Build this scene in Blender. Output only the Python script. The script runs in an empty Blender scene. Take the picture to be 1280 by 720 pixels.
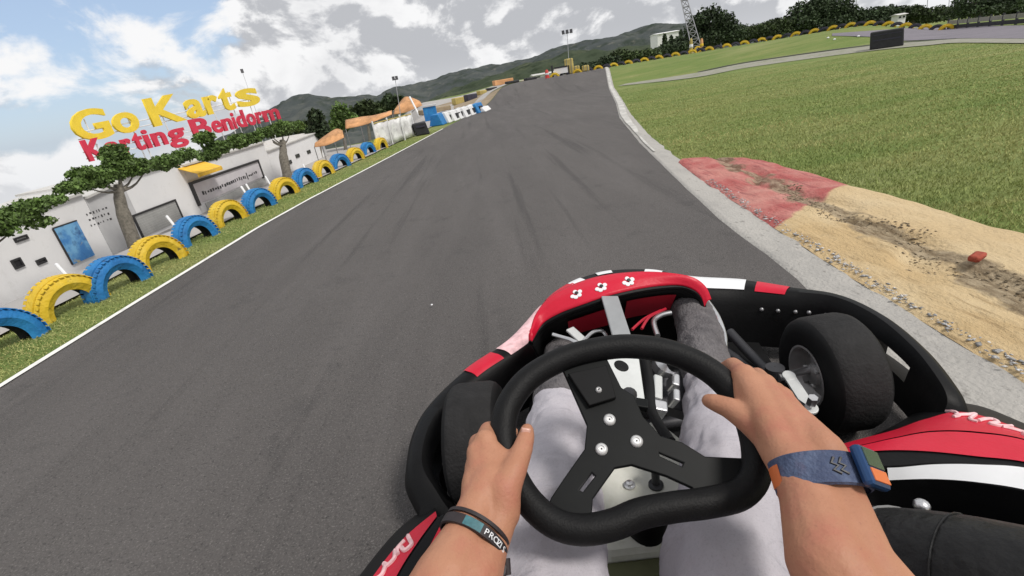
import bpy, math, random
import numpy as np
from mathutils import Vector, Matrix, noise
random.seed(7)
RNG = np.random.default_rng(7)
S = bpy.context.scene
COL = S.collection

# ------------------------------------------------------------------ camera
H, FOC = .85, 600.0                      # metres above the track, focal length in pixels of a 1280 wide picture
ROLL, PITCH = math.radians(9.648), math.radians(23.212)
_c, _s, _ct, _st = math.cos(ROLL), math.sin(ROLL), math.cos(PITCH), math.sin(PITCH)
_r0, _u0 = Vector((1, 0, 0)), Vector((0, _st, _ct))
FWD = Vector((0, _ct, -_st)); RGT = _r0*_c - _u0*_s; UPV = _r0*_s + _u0*_c
CAM = Vector((0, 0, H))
cd = bpy.data.cameras.new('camera'); cam = bpy.data.objects.new('camera', cd); COL.objects.link(cam)
M = Matrix((RGT, UPV, -FWD)).transposed().to_4x4(); M.translation = CAM
cam.matrix_world = M
cd.sensor_width = 36; cd.lens = 36*FOC/1280; cd.clip_start = .01; cd.clip_end = 9000
S.camera = cam

def ray(px, py): return FWD + RGT*((px-640)/FOC) - UPV*((py-360)/FOC)
def P(px, py, d): return CAM + ray(px, py)*d
def K(px, py, z):
    v = ray(px, py); return CAM + v*((z-H)/v.z)
def FX(px, py, x):
    v = ray(px, py); return CAM + v*(x/v.x)

# ------------------------------------------------------------------ world and sun
SUN_EL, SUN_AZ = 54, 125                # azimuth clockwise from +Y
W = bpy.data.worlds.new('World'); S.world = W; W.use_nodes = True
nt = W.node_tree; nt.nodes.clear()
def N(t, **kw):
    n = nt.nodes.new(t)
    for k, v in kw.items(): setattr(n, k, v)
    return n
def L(a, b): nt.links.new(a, b)
def math_node(op, a, b=None, clamp=False):
    n = N('ShaderNodeMath', operation=op); n.use_clamp = clamp
    for i, v in enumerate((a, b)):
        if v is None: continue
        if isinstance(v, (int, float)): n.inputs[i].default_value = v
        else: L(v, n.inputs[i])
    return n.outputs[0]
def maprange(v, a, b, c, d, smooth=True):
    n = N('ShaderNodeMapRange'); n.interpolation_type = 'SMOOTHSTEP' if smooth else 'LINEAR'
    L(v, n.inputs[0])
    for i, q in enumerate((a, b, c, d)): n.inputs[i+1].default_value = q
    return n.outputs[0]
def mixc(f, a, b):
    n = N('ShaderNodeMix', data_type='RGBA')
    if isinstance(f, (int, float)): n.inputs[0].default_value = f
    else: L(f, n.inputs[0])
    for i, v in ((6, a), (7, b)):
        if isinstance(v, tuple): n.inputs[i].default_value = (*v, 1)
        else: L(v, n.inputs[i])
    return n.outputs[2]
tc = N('ShaderNodeTexCoord'); sep = N('ShaderNodeSeparateXYZ'); L(tc.outputs['Generated'], sep.inputs[0])
zc = math_node('MAXIMUM', sep.outputs[2], .02)
cmb = N('ShaderNodeCombineXYZ'); L(sep.outputs[0], cmb.inputs[0]); L(sep.outputs[1], cmb.inputs[1]); L(zc, cmb.inputs[2])
sky = N('ShaderNodeTexSky', sky_type='NISHITA'); sky.sun_disc = False
sky.sun_elevation = math.radians(SUN_EL); sky.sun_rotation = math.radians(SUN_AZ)
L(cmb.outputs[0], sky.inputs[0])
zs = math_node('MULTIPLY', sep.outputs[2], 1.55)
cv = N('ShaderNodeCombineXYZ'); L(sep.outputs[0], cv.inputs[0]); L(sep.outputs[1], cv.inputs[1]); L(zs, cv.inputs[2])
def wnoise(scale, off, detail=9, rough=.55, dist=0.0):
    mp = N('ShaderNodeMapping'); L(cv.outputs[0], mp.inputs[0]); mp.inputs[1].default_value = off
    n = N('ShaderNodeTexNoise'); L(mp.outputs[0], n.inputs[0])
    n.inputs['Scale'].default_value = scale; n.inputs['Detail'].default_value = detail
    n.inputs['Roughness'].default_value = rough; n.inputs['Distortion'].default_value = dist
    return n.outputs[0]
n1 = wnoise(6.6, (4.9, 3.3, 2.2), 12, .57, .3)
n1b = wnoise(6.6, (4.92, 3.28, 2.2550000000000003), 12, .57, .3)
n2 = wnoise(3.6, (5.1, 2.2, 1.7), 9, .5, .2)
n3 = wnoise(11.0, (.4, 7.7, 3.1), 8, .6)
dt = N('ShaderNodeVectorMath', operation='DOT_PRODUCT'); L(tc.outputs['Generated'], dt.inputs[0])
dt.inputs[1].default_value = ray(40, -10).normalized()
gap = maprange(dt.outputs['Value'], .952, .988, 0, .33)
cover = math_node('SUBTRACT', math_node('ADD', n1, .25), gap)
mask = maprange(cover, .40, .53, 0, 1)
rel = math_node('MULTIPLY', math_node('SUBTRACT', n1, n1b), 2.2)
shade = math_node('ADD', math_node('ADD', math_node('MULTIPLY', n2, .70), math_node('MULTIPLY', n3, .30)), rel)
ccol = mixc(maprange(shade, .37, .62, 0, 1), (4.2, 4.3, 4.55), (7.7, 7.7, 7.75))
# thick cloud cores are greyer than the thin sunlit rims
ccol = mixc(maprange(cover, .71, .97, 0, .4), ccol, (4.3, 4.4, 4.65))
low = maprange(sep.outputs[2], -.06, .07, .7, 0)
ccol = mixc(low, ccol, (6.6, 6.7, 6.9))
blue = mixc(.55, sky.outputs[0], (4.2, 5.3, 7.2))
fin = mixc(mask, blue, ccol)
bg = N('ShaderNodeBackground'); L(fin, bg.inputs[0]); bg.inputs[1].default_value = .115
wo = N('ShaderNodeOutputWorld'); L(bg.outputs[0], wo.inputs[0])

sl = bpy.data.lights.new('sun', 'SUN'); so = bpy.data.objects.new('sun', sl); COL.objects.link(so)
sl.energy = 2.5; sl.angle = math.radians(13); sl.color = (1, .955, .89)
sd = Vector((math.sin(math.radians(SUN_AZ))*math.cos(math.radians(SUN_EL)), math.cos(math.radians(SUN_AZ))*math.cos(math.radians(SUN_EL)), math.sin(math.radians(SUN_EL))))
so.rotation_euler = sd.to_track_quat('Z', 'Y').to_euler()
S.view_settings.view_transform = 'Standard'; S.view_settings.look = 'None'
S.view_settings.exposure = 0.10; S.view_settings.gamma = 1

# ------------------------------------------------------------------ materials
def mat(name, col, rough=.6, metal=0., var=.0, scale=8., col2=None, bump=0., bscale=60., island=0., spec=.5, stretch=None, detail=6, coat=0., sub=0.):
    m = bpy.data.materials.new(name); m.use_nodes = True
    t = m.node_tree; b = t.nodes['Principled BSDF']
    b.inputs['Roughness'].default_value = rough; b.inputs['Metallic'].default_value = metal
    b.inputs['Specular IOR Level'].default_value = spec
    if coat: b.inputs['Coat Weight'].default_value = coat; b.inputs['Coat Roughness'].default_value = .15
    if sub:
        b.inputs['Subsurface Weight'].default_value = sub; b.inputs['Subsurface Radius'].default_value = (.012, .005, .003); b.inputs['Subsurface Scale'].default_value = 1
    b.inputs['Base Color'].default_value = (*col, 1)
    g = t.nodes.new('ShaderNodeNewGeometry'); src = g.outputs['Position']
    if stretch:
        mp = t.nodes.new('ShaderNodeMapping'); t.links.new(src, mp.inputs[0]); mp.inputs[3].default_value = stretch; src2 = mp.outputs[0]
    else: src2 = src
    if var or col2:
        n = t.nodes.new('ShaderNodeTexNoise'); t.links.new(src2, n.inputs[0])
        n.inputs['Scale'].default_value = scale; n.inputs['Detail'].default_value = detail; n.inputs['Roughness'].default_value = .6
        r = t.nodes.new('ShaderNodeMapRange'); t.links.new(n.outputs[0], r.inputs[0]); r.inputs[1].default_value = .3; r.inputs[2].default_value = .7
        mx = t.nodes.new('ShaderNodeMix'); mx.data_type = 'RGBA'; t.links.new(r.outputs[0], mx.inputs[0])
        c2 = col2 or tuple(min(1, c*(1+var)) for c in col)
        c1 = col if col2 else tuple(c*(1-var) for c in col)
        mx.inputs[6].default_value = (*c1, 1); mx.inputs[7].default_value = (*c2, 1)
        last = mx.outputs[2]
        if island:
            hv = t.nodes.new('ShaderNodeHueSaturation'); t.links.new(last, hv.inputs['Color'])
            rr = t.nodes.new('ShaderNodeMapRange'); t.links.new(g.outputs['Random Per Island'], rr.inputs[0]); rr.inputs[3].default_value = 1-island; rr.inputs[4].default_value = 1+island
            t.links.new(rr.outputs[0], hv.inputs['Value']); last = hv.outputs[0]
        t.links.new(last, b.inputs['Base Color'])
    if bump:
        n = t.nodes.new('ShaderNodeTexNoise'); t.links.new(src2, n.inputs[0]); n.inputs['Scale'].default_value = bscale; n.inputs['Detail'].default_value = 5
        bp = t.nodes.new('ShaderNodeBump'); t.links.new(n.outputs[0], bp.inputs['Height']); bp.inputs['Strength'].default_value = bump; bp.inputs['Distance'].default_value = .02
        t.links.new(bp.outputs[0], b.inputs['Normal'])
    return m

def layered(name, stack, rough=.9, bump=.3, bscale=40, spec=.3, fold=None):
    """stack: base colour, then (colour, scale, lo, hi, stretch, strength) layers painted by world-space noise."""
    m = bpy.data.materials.new(name); m.use_nodes = True; t = m.node_tree; b = t.nodes['Principled BSDF']
    b.inputs['Roughness'].default_value = rough; b.inputs['Specular IOR Level'].default_value = spec
    g = t.nodes.new('ShaderNodeNewGeometry')
    last = None
    for c, sc, lo, hi, st, k in stack[1:]:
        mp = t.nodes.new('ShaderNodeMapping'); t.links.new(g.outputs['Position'], mp.inputs[0]); mp.inputs[3].default_value = st or (1, 1, 1)
        mp.inputs[1].default_value = (sc*1.7, sc*.3, 3.3)
        n = t.nodes.new('ShaderNodeTexNoise'); t.links.new(mp.outputs[0], n.inputs[0]); n.inputs['Scale'].default_value = sc; n.inputs['Detail'].default_value = 7; n.inputs['Roughness'].default_value = .62
        r = t.nodes.new('ShaderNodeMapRange'); t.links.new(n.outputs[0], r.inputs[0]); r.inputs[1].default_value = lo; r.inputs[2].default_value = hi; r.inputs[4].default_value = k
        mx = t.nodes.new('ShaderNodeMix'); mx.data_type = 'RGBA'; t.links.new(r.outputs[0], mx.inputs[0])
        if last is None: mx.inputs[6].default_value = (*stack[0], 1)
        else: t.links.new(last, mx.inputs[6])
        mx.inputs[7].default_value = (*c, 1); last = mx.outputs[2]
    t.links.new(last, b.inputs['Base Color'])
    n = t.nodes.new('ShaderNodeTexNoise'); t.links.new(g.outputs['Position'], n.inputs[0]); n.inputs['Scale'].default_value = bscale; n.inputs['Detail'].default_value = 8
    bp = t.nodes.new('ShaderNodeBump'); t.links.new(n.outputs[0], bp.inputs['Height']); bp.inputs['Strength'].default_value = bump; bp.inputs['Distance'].default_value = .02
    t.links.new(bp.outputs[0], b.inputs['Normal'])
    if fold:
        fs_, st, dist = fold; mp = t.nodes.new('ShaderNodeMapping'); t.links.new(g.outputs['Position'], mp.inputs[0]); mp.inputs[2].default_value = (0, 0, .5); mp.inputs[3].default_value = st
        w = t.nodes.new('ShaderNodeTexNoise'); t.links.new(mp.outputs[0], w.inputs[0]); w.inputs['Scale'].default_value = fs_; w.inputs['Detail'].default_value = 3; w.inputs['Distortion'].default_value = .8
        b2_ = t.nodes.new('ShaderNodeBump'); t.links.new(w.outputs[0], b2_.inputs['Height']); b2_.inputs['Strength'].default_value = .9; b2_.inputs['Distance'].default_value = dist; t.links.new(b2_.outputs[0], bp.inputs['Normal'])
    return m

MT = dict(
 asphalt=layered('asphalt', [(.102, .094, .091), ((.076, .070, .069), .7, .42, .68, (1, .35, 1), .85), ((.128, .118, .115), 2.1, .48, .72, (1.8, .25, 1), .65), ((.045, .042, .042), 1.5, .57, .66, (3.2, .10, 1), .55), ((.055, .052, .052), 5, .58, .72, (1, .8, 1), .5), ((.24, .225, .215), 210, .54, .70, None, .75), ((.022, .022, .022), 150, .55, .70, None, .75), ((.21, .20, .19), 60, .64, .72, None, .5)], .85, .55, 240, .35),
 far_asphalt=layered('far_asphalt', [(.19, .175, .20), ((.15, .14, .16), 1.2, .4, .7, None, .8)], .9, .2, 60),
 concrete=layered('concrete', [(.40, .385, .36), ((.30, .29, .275), 2.5, .42, .68, (1.5, .6, 1), .85), ((.44, .42, .39), 14, .5, .7, None, .6), ((.14, .13, .12), 26, .60, .72, (1.6, .7, 1), .75)], .9, .5, 70),
 white_paint=layered('white_line_paint', [(.78, .77, .74), ((.35, .34, .33), 9, .55, .75, None, .7)], .8, .2, 90),
 worn_paint=layered('worn_edge_paint', [(.56, .55, .52), ((.36, .35, .33), 3, .42, .62, None, .85), ((.30, .29, .28), 14, .52, .68, None, .7)], .9, .3, 70),
 grass_ground=layered('grass_ground', [(.150, .205, .055), ((.24, .25, .092), .7, .42, .68, (.45, 1.6, 1), .85), ((.105, .165, .040), 2.2, .45, .7, (.4, 1.5, 1), .7), ((.30, .28, .12), 5, .56, .75, (.3, 1.6, 1), .7), ((.085, .125, .034), 22, .5, .75, None, .5), ((.33, .31, .15), .35, .56, .72, (.35, 1.4, 1), .5)], .95, .9, 50, .2),
 path=layered('worn_path', [(.27, .265, .22), ((.19, .21, .12), 1.6, .45, .7, None, .7), ((.36, .34, .31), 7, .5, .7, None, .6)], .95, .3, 50),
 paddock=layered('paddock_paving', [(.40, .385, .37), ((.30, .29, .28), .6, .4, .7, None, .8), ((.45, .40, .38), 2, .5, .75, None, .6)], .9, .3, 40),
 dirt=layered('dirt', [(.30, .235, .16), ((.20, .15, .10), 1.2, .45, .7, None, .8), ((.36, .31, .20), 5, .5, .7, None, .6)], .95, .6, 30),
 clods=mat('dry_clods', (.26, .205, .135), .95, var=.5, scale=40, bump=.6, bscale=90, island=.4),
 rubble=mat('kerb_rubble', (.42, .415, .41), .9, var=.35, scale=30, bump=.5, bscale=90, island=.45),
 hill=layered('hazed_hill_scrub', [(.060, .070, .070), ((.100, .107, .098), .018, .47, .66, None, .8), ((.036, .048, .037), .030, .48, .62, None, .9), ((.15, .145, .125), .07, .57, .70, None, .6)], .95, .6, .25, .1),  # scrub colours greyed and blued, distant haze is mixed into them
 wood=layered('wooded_slope', [(.045, .060, .036), ((.085, .095, .055), .05, .48, .68, None, .8), ((.020, .030, .016), .11, .5, .68, None, .9)], .95, .8, .4, .1),
 white_wall=layered('whitewash', [(.78, .775, .78), ((.70, .70, .715), .5, .4, .7, None, .8), ((.55, .54, .52), 2.2, .58, .76, None, .45)], .85, .15, 20),
 grey_wall=mat('grey_render', (.50, .50, .51), .85, var=.10, scale=1.2),
 roof_tile=mat('pale_roof', (.55, .54, .52), .85, var=.12, scale=1),
 black_frame=mat('black_frame', (.022, .022, .024), .5, var=.2, scale=5),
 shutter=mat('roller_shutter', (.42, .42, .41), .6, var=.12, scale=3),
 banner=layered('sign_board', [(.62, .60, .62), ((.50, .46, .50), 1.1, .4, .7, None, .7)], .7, .1, 30),
 mural=layered('blue_mural', [(.06, .22, .52), ((.20, .45, .70), 1.3, .45, .6, None, .9), ((.03, .08, .22), 2.1, .52, .66, None, .9), ((.50, .42, .18), 1.9, .6, .68, None, .8)], .6, .1, 30),
 glassdark=mat('dark_window', (.02, .02, .024), .2),
 awning_y=mat('yellow_awning', (.80, .48, .04), .7, var=.15, scale=3),
 awning_o=mat('orange_canvas', (.56, .29, .13), .8, var=.35, scale=1.2, bump=.2, bscale=6),
 yellow=layered('yellow_rubber_paint', [(.68, .46, .025), ((.55, .36, .03), 4, .42, .66, None, .8), ((.74, .56, .10), 11, .5, .7, None, .6), ((.10, .085, .05), 18, .62, .70, None, .8)], .6, .4, 40, .35),
 blue=layered('blue_rubber_paint', [(.018, .165, .44), ((.03, .24, .52), 4, .42, .66, None, .8), ((.014, .09, .26), 11, .5, .7, None, .7), ((.04, .045, .06), 18, .62, .70, None, .8)], .6, .4, 40, .35),
 black_rub=mat('black_rubber', (.022, .022, .026), .7, var=.3, scale=9, bump=.2, bscale=60),
 navy=mat('dark_violet_rubber', (.035, .033, .055), .7, var=.3, scale=6),
 letter_y=mat('yellow_sign_letter', (.82, .60, .040), .5, var=.08, scale=2),
 letter_r=mat('red_sign_letter', (.58, .022, .060), .5, var=.08, scale=2),
 post_w=mat('white_post', (.74, .74, .74), .5, var=.06, scale=6),
 bark=mat('bark', (.16, .145, .12), .95, var=.4, scale=9, bump=.9, bscale=22),
 leaf=mat('broad_leaf', (.092, .150, .036), .6, var=.45, scale=1.6, island=.5, spec=.3),
 leaf_dark=mat('evergreen_leaf', (.038, .058, .026), .7, var=.5, scale=.5, island=.5, spec=.25),
 leaf_mid=mat('scrub_leaf', (.045, .065, .024), .7, var=.5, scale=.4, island=.5, spec=.25),
 blade=mat('grass_blade', (.185, .265, .068), .8, col2=(.43, .39, .17), scale=.7, island=.22, spec=.25, stretch=(.5, 1.6, 1)),
 steel=mat('galvanised_steel', (.30, .30, .31), .45, metal=.7, var=.15, scale=10),
 dark_metal=mat('dark_metal', (.05, .05, .055), .5, metal=.5),
 red_plastic=layered('red_plastic', [(.53, .008, .030), ((.60, .014, .045), 9, .4, .7, None, .7), ((.40, .007, .022), 55, .6, .76, (1, .3, 1), .5)], .42, .06, 150, .3),
 red_dull=mat('red_plastic_inner', (.42, .012, .030), .45, var=.15, scale=9),
 blk_plastic=mat('black_plastic', (.0045, .0045, .005), .5, spec=.16, var=.35, scale=14, bump=.05, bscale=150),
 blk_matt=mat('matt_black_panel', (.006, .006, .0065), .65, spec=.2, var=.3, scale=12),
 grip=mat('wheel_grip', (.0065, .0065, .007), .55, spec=.2, var=.3, scale=30, bump=.12, bscale=420),
 hubblack=mat('anodised_black', (.0055, .0062, .0065), .5, var=.3, scale=20, spec=.16),
 slick=mat('slick_tread', (.021, .0205, .021), .75, spec=.2, var=.25, scale=30, bump=.22, bscale=160),
 sidewall=mat('tyre_sidewall', (.0075, .0075, .008), .65, spec=.2, var=.2, scale=20),
 rim=mat('grey_rim', (.36, .35, .35), .45, metal=.5, var=.15, scale=30),
 chrome=mat('bright_steel', (.62, .62, .63), .28, metal=.9, var=.12, scale=30),
 bolt=mat('zinc_bolt', (.66, .66, .66), .35, metal=.4),
 alu=mat('pale_aluminium', (.56, .575, .57), .5, metal=.15, var=.14, scale=12, bump=.05, bscale=90),
 grey_bracket=mat('grey_bracket', (.30, .31, .32), .5, metal=.2, var=.1, scale=20),
 tank=layered('fuel_tank', [(.70, .70, .64), ((.52, .52, .42), 9, .45, .7, None, .7), ((.68, .68, .63), 20, .5, .7, None, .5)], .45, .1, 60, .5),
 olive=mat('olive_tank_side', (.10, .105, .045), .6, var=.3, scale=14),
 white_st=mat('white_sticker', (.76, .77, .79), .4, var=.05, scale=16),
 pink_st=mat('pale_logo_print', (.78, .50, .52), .5, var=.25, scale=60),
 skin=layered('skin', [(.395, .185, .110), ((.46, .23, .142), 14, .4, .7, None, .85), ((.40, .148, .10), 22, .48, .70, None, .75), ((.33, .135, .085), 7, .52, .72, (1, 1, 1), .45), ((.27, .12, .08), 300, .58, .74, None, .5)], .55, .11, 300, .32),
 nail=mat('nail', (.62, .36, .29), .35),
 cloth=layered('grey_lilac_cloth', [(.50, .475, .515), ((.43, .405, .45), 7, .4, .7, None, .7), ((.55, .525, .56), 40, .5, .75, None, .4), ((.36, .345, .375), 420, .52, .68, None, .5)], .92, .35, 900, .12, fold=(13, (.6, 1.5, 1), .012)),
 boot=layered('grey_mottled_boot', [(.15, .14, .145), ((.085, .08, .085), 30, .45, .65, None, .9), ((.24, .225, .225), 70, .55, .72, None, .5)], .85, .5, 200, .2),
 shirt=mat('white_cotton', (.70, .70, .70), .9, var=.06, scale=20, bump=.1, bscale=200),
 helmet=mat('helmet_shell', (.06, .06, .065), .25, coat=.5),
 visor=mat('dark_visor', (.012, .012, .015), .1),
 strap=layered('watch_strap', [(.050, .068, .13), ((.13, .17, .27), 40, .45, .7, (1, 1, 1), .8), ((.10, .045, .075), 22, .55, .7, None, .7)], .6, .3, 300),
 case=mat('blue_watch_case', (.02, .06, .16), .3, metal=.4),
 orange=mat('orange_rubber', (.62, .16, .05), .5),
 scr_dark=mat('watch_face_green', (.045, .075, .055), .2),
 band=mat('black_wristband', (.020, .014, .016), .6, var=.3, scale=60),
 teal=mat('teal_print', (.05, .17, .20), .55, var=.4, scale=90),
 leather=mat('black_leather', (.008, .008, .0085), .48, spec=.3, var=.3, scale=16, bump=.25, bscale=60),
 piping=mat('grey_piping', (.20, .20, .20), .6),
 brick=mat('red_brick_chip', (.30, .055, .03), .85, var=.25, scale=30, bump=.4, bscale=60),
 hay=mat('straw_yellow', (.44, .35, .12), .9, var=.3, scale=2, bump=.4, bscale=12),
 redpost=mat('red_marker', (.55, .05, .04), .6),
)
# sprayed kerb: red end, yellow rest, bare soil where the slab has broken
def rumble_mat():
    m = bpy.data.materials.new('painted_kerb'); m.use_nodes = True; t = m.node_tree; b = t.nodes['Principled BSDF']
    b.inputs['Roughness'].default_value = .9; b.inputs['Specular IOR Level'].default_value = .25
    g = t.nodes.new('ShaderNodeNewGeometry'); s = t.nodes.new('ShaderNodeSeparateXYZ'); t.links.new(g.outputs['Position'], s.inputs[0])
    def nz(sc, st=(1, 1, 1), det=7):
        mp = t.nodes.new('ShaderNodeMapping'); t.links.new(g.outputs['Position'], mp.inputs[0]); mp.inputs[3].default_value = st
        n = t.nodes.new('ShaderNodeTexNoise'); t.links.new(mp.outputs[0], n.inputs[0]); n.inputs['Scale'].default_value = sc; n.inputs['Detail'].default_value = det; n.inputs['Roughness'].default_value = .62
        return n.outputs[0]
    def mth(op, a, c):
        n = t.nodes.new('ShaderNodeMath'); n.operation = op
        for i, v in enumerate((a, c)):
            if isinstance(v, (int, float)): n.inputs[i].default_value = v
            else: t.links.new(v, n.inputs[i])
        return n.outputs[0]
    def mr(v, a, c, k=1.):
        n = t.nodes.new('ShaderNodeMapRange'); t.links.new(v, n.inputs[0]); n.inputs[1].default_value = a; n.inputs[2].default_value = c; n.inputs[4].default_value = k; return n.outputs[0]
    def mx(f, a, c):
        n = t.nodes.new('ShaderNodeMix'); n.data_type = 'RGBA'; t.links.new(f, n.inputs[0])
        for i, v in ((6, a), (7, c)):
            if isinstance(v, tuple): n.inputs[i].default_value = (*v, 1)
            else: t.links.new(v, n.inputs[i])
        return n.outputs[2]
    yel = mx(mr(nz(4, (1, .5, 1)), .4, .65), (.53, .385, .205), (.62, .49, .30))
    yel = mx(mr(nz(11, (3.5, .45, 1)), .54, .68, .75), yel, (.34, .235, .12))
    yel = mx(mr(nz(2.2, (1, .7, 1)), .5, .72, .55), yel, (.50, .41, .27))
    yel = mx(mr(s.outputs[0], 1.45, 1.75, .5), yel, (.60, .47, .29))
    red = mx(mr(nz(5), .4, .65), (.40, .105, .098), (.52, .23, .20))
    red = mx(mr(nz(10, (3.5, .35, 1)), .52, .68, .75), red, (.20, .055, .060))
    red = mx(mr(nz(3.5, (1, .6, 1)), .52, .70, .6), red, (.58, .30, .25))
    edge = mth('SUBTRACT', s.outputs[1], mth('MULTIPLY', s.outputs[0], .69))
    edge = mth('ADD', edge, mth('MULTIPLY', nz(7), .10))
    c = mx(mr(edge, 1.27, 1.30), yel, red)
    # broken, dirty seam runs along the slab
    seam = mth('SUBTRACT', s.outputs[0], mth('ADD', mth('MULTIPLY', s.outputs[1], .115), 1.355))
    seam = mth('ABSOLUTE', mth('ADD', seam, mth('MULTIPLY', mth('SUBTRACT', nz(3.2), .5), .30)), 0)
    wid = mr(nz(6, (1, .5, 1)), .32, .66, .13)
    msk = mth('LESS_THAN', seam, wid)
    mm = t.nodes.new('ShaderNodeMapRange'); t.links.new(mth('SUBTRACT', wid, seam), mm.inputs[0]); mm.inputs[1].default_value = 0; mm.inputs[2].default_value = .035; mm.inputs[4].default_value = .85
    soil = mx(mr(nz(24, (1.5, .5, 1)), .4, .62), (.125, .09, .055), (.36, .295, .205))
    c = mx(mm.outputs[0], c, soil)
    c = mx(mr(nz(55), .62, .74, .6), c, (.16, .12, .08))
    t.links.new(c, b.inputs['Base Color'])
    bp = t.nodes.new('ShaderNodeBump'); t.links.new(nz(45, (1.5, .8, 1)), bp.inputs['Height']); bp.inputs['Strength'].default_value = .8; bp.inputs['Distance'].default_value = .02
    t.links.new(bp.outputs[0], b.inputs['Normal'])
    return m
MT['rumble'] = rumble_mat()

# ------------------------------------------------------------------ mesh helpers
def ss(a, b, x):
    t = max(0., min(1., (x-a)/(b-a))); return t*t*(3-2*t)
def wloc(o):
    v = Vector((0, 0, 0))
    while o is not None: v += o.location; o = o.parent
    return v
class MB:
    def __init__(s): s.v = []; s.f = []; s.m = []; s.cur = 0
    def add(s, vs, fs):
        n = len(s.v); s.v += [Vector(v) for v in vs]; s.f += [tuple(i+n for i in f) for f in fs]; s.m += [s.cur]*len(fs); return s
    def hexa(s, p):          # 8 points: bottom loop then top loop
        return s.add(p, [(3, 2, 1, 0), (4, 5, 6, 7), (0, 1, 5, 4), (1, 2, 6, 5), (2, 3, 7, 6), (3, 0, 4, 7)])
    def box(s, c, d, ax=None):
        c = Vector(c); ax = ax or (Vector((1, 0, 0)), Vector((0, 1, 0)), Vector((0, 0, 1)))
        X, Y, Z = (ax[i]*d[i]/2 for i in range(3))
        return s.hexa([c-X-Y-Z, c+X-Y-Z, c+X+Y-Z, c-X+Y-Z, c-X-Y+Z, c+X-Y+Z, c+X+Y+Z, c-X+Y+Z])
    def tube(s, pts, r, n=10, caps=True, closed=False, flat=None):
        pts = [Vector(p) for p in pts]; m = len(pts); rs = r if isinstance(r, (list, tuple)) else [r]*m
        vs = []; prev = None
        for i, p in enumerate(pts):
            if closed: t = pts[(i+1) % m]-pts[i-1]
            else: t = pts[min(i+1, m-1)]-pts[max(i-1, 0)]
            t.normalize()
            if prev is None:
                a = t.orthogonal().normalized() if flat is None else (Vector(flat)-t*t.dot(Vector(flat))).normalized()
            else:
                a = prev-t*prev.dot(t)
                a = a.normalized() if a.length > 1e-6 else t.orthogonal().normalized()
            prev = a; b = t.cross(a)
            for k in range(n):
                q = 2*math.pi*k/n; vs.append(p+(a*math.cos(q)+b*math.sin(q))*rs[i])
        fs = []
        for i in range(m if closed else m-1):
            j = (i+1) % m
            for k in range(n): fs.append((i*n+k, i*n+(k+1) % n, j*n+(k+1) % n, j*n+k))
        if caps and not closed: fs += [tuple(range(n))[::-1], tuple((m-1)*n+k for k in range(n))]
        return s.add(vs, fs)
    def lathe(s, prof, c, axis, n=24, closed=False):
        c = Vector(c); axis = Vector(axis).normalized(); a = axis.orthogonal().normalized(); b = axis.cross(a); m = len(prof)
        vs = [c+axis*h+(a*math.cos(2*math.pi*k/n)+b*math.sin(2*math.pi*k/n))*r for r, h in prof for k in range(n)]
        fs = [(i*n+k, i*n+(k+1) % n, ((i+1) % m)*n+(k+1) % n, ((i+1) % m)*n+k) for i in range(m if closed else m-1) for k in range(n)]
        return s.add(vs, fs)
    def cyl(s, c, axis, r, h, n=16):
        return s.lathe([(1e-4, 0), (r*.92, 0), (r, h*.12), (r, h*.88), (r*.92, h), (1e-4, h)], c, axis, n)
    def ball(s, c, r, n=12):
        c = Vector(c); r = Vector(r) if not isinstance(r, (int, float)) else Vector((r, r, r))
        h = n//2+1; vs = []
        for i in range(h+1):
            th = math.pi*i/h
            for k in range(n):
                ph = 2*math.pi*k/n; vs.append(c+Vector((r.x*math.sin(th)*math.cos(ph), r.y*math.sin(th)*math.sin(ph), r.z*math.cos(th))))
        return s.add(vs, [(i*n+k, (i+1)*n+k, (i+1)*n+(k+1) % n, i*n+(k+1) % n) for i in range(h) for k in range(n)])
    def grid(s, rows):
        m = len(rows); n = len(rows[0])
        return s.add([p for r in rows for p in r], [(i*n+k, i*n+k+1, (i+1)*n+k+1, (i+1)*n+k) for i in range(m-1) for k in range(n-1)])
    def build(s, name, mats, parent=None, smooth=True, bevel=0., solid=0., sub=0, auto=True):
        me = bpy.data.meshes.new(name); o = wloc(parent)
        me.from_pydata([tuple(v-o) for v in s.v], [], s.f); me.update()
        for m in (mats if isinstance(mats, list) else [mats]): me.materials.append(MT[m])
        if any(s.m): me.polygons.foreach_set('material_index', s.m)
        if smooth: me.polygons.foreach_set('use_smooth', [True]*len(me.polygons))
        ob = bpy.data.objects.new(name, me); COL.objects.link(ob); ob.parent = parent
        if smooth and auto: me.set_sharp_from_angle(angle=math.radians(42))
        if solid:
            q = ob.modifiers.new('solid', 'SOLIDIFY'); q.thickness = solid; q.offset = 0
        if sub:
            q = ob.modifiers.new('subd', 'SUBSURF'); q.levels = sub; q.render_levels = sub
        if bevel:
            q = ob.modifiers.new('bevel', 'BEVEL'); q.width = bevel; q.segments = 2; q.limit_method = 'ANGLE'
        return ob
def tag(o, label=None, cat=None, group=None, kind=None):
    if label: o['label'] = label
    if cat: o['category'] = cat
    if group: o['group'] = group
    if kind: o['kind'] = kind
    return o
def thing(name, loc, label, cat, group=None):
    o = bpy.data.objects.new(name, None); COL.objects.link(o); o.location = loc; o.empty_display_size = .1
    return tag(o, label, cat, group)
def dup(o, loc, label=None, parent=None, rz=None):
    c = o.copy(); COL.objects.link(c)
    if parent is None:
        c.location = loc
        if rz is not None: c.rotation_euler.z = rz
    else: c.parent = parent
    if label: c['label'] = label
    for ch in o.children: dup(ch, None, None, c)
    return c
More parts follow.
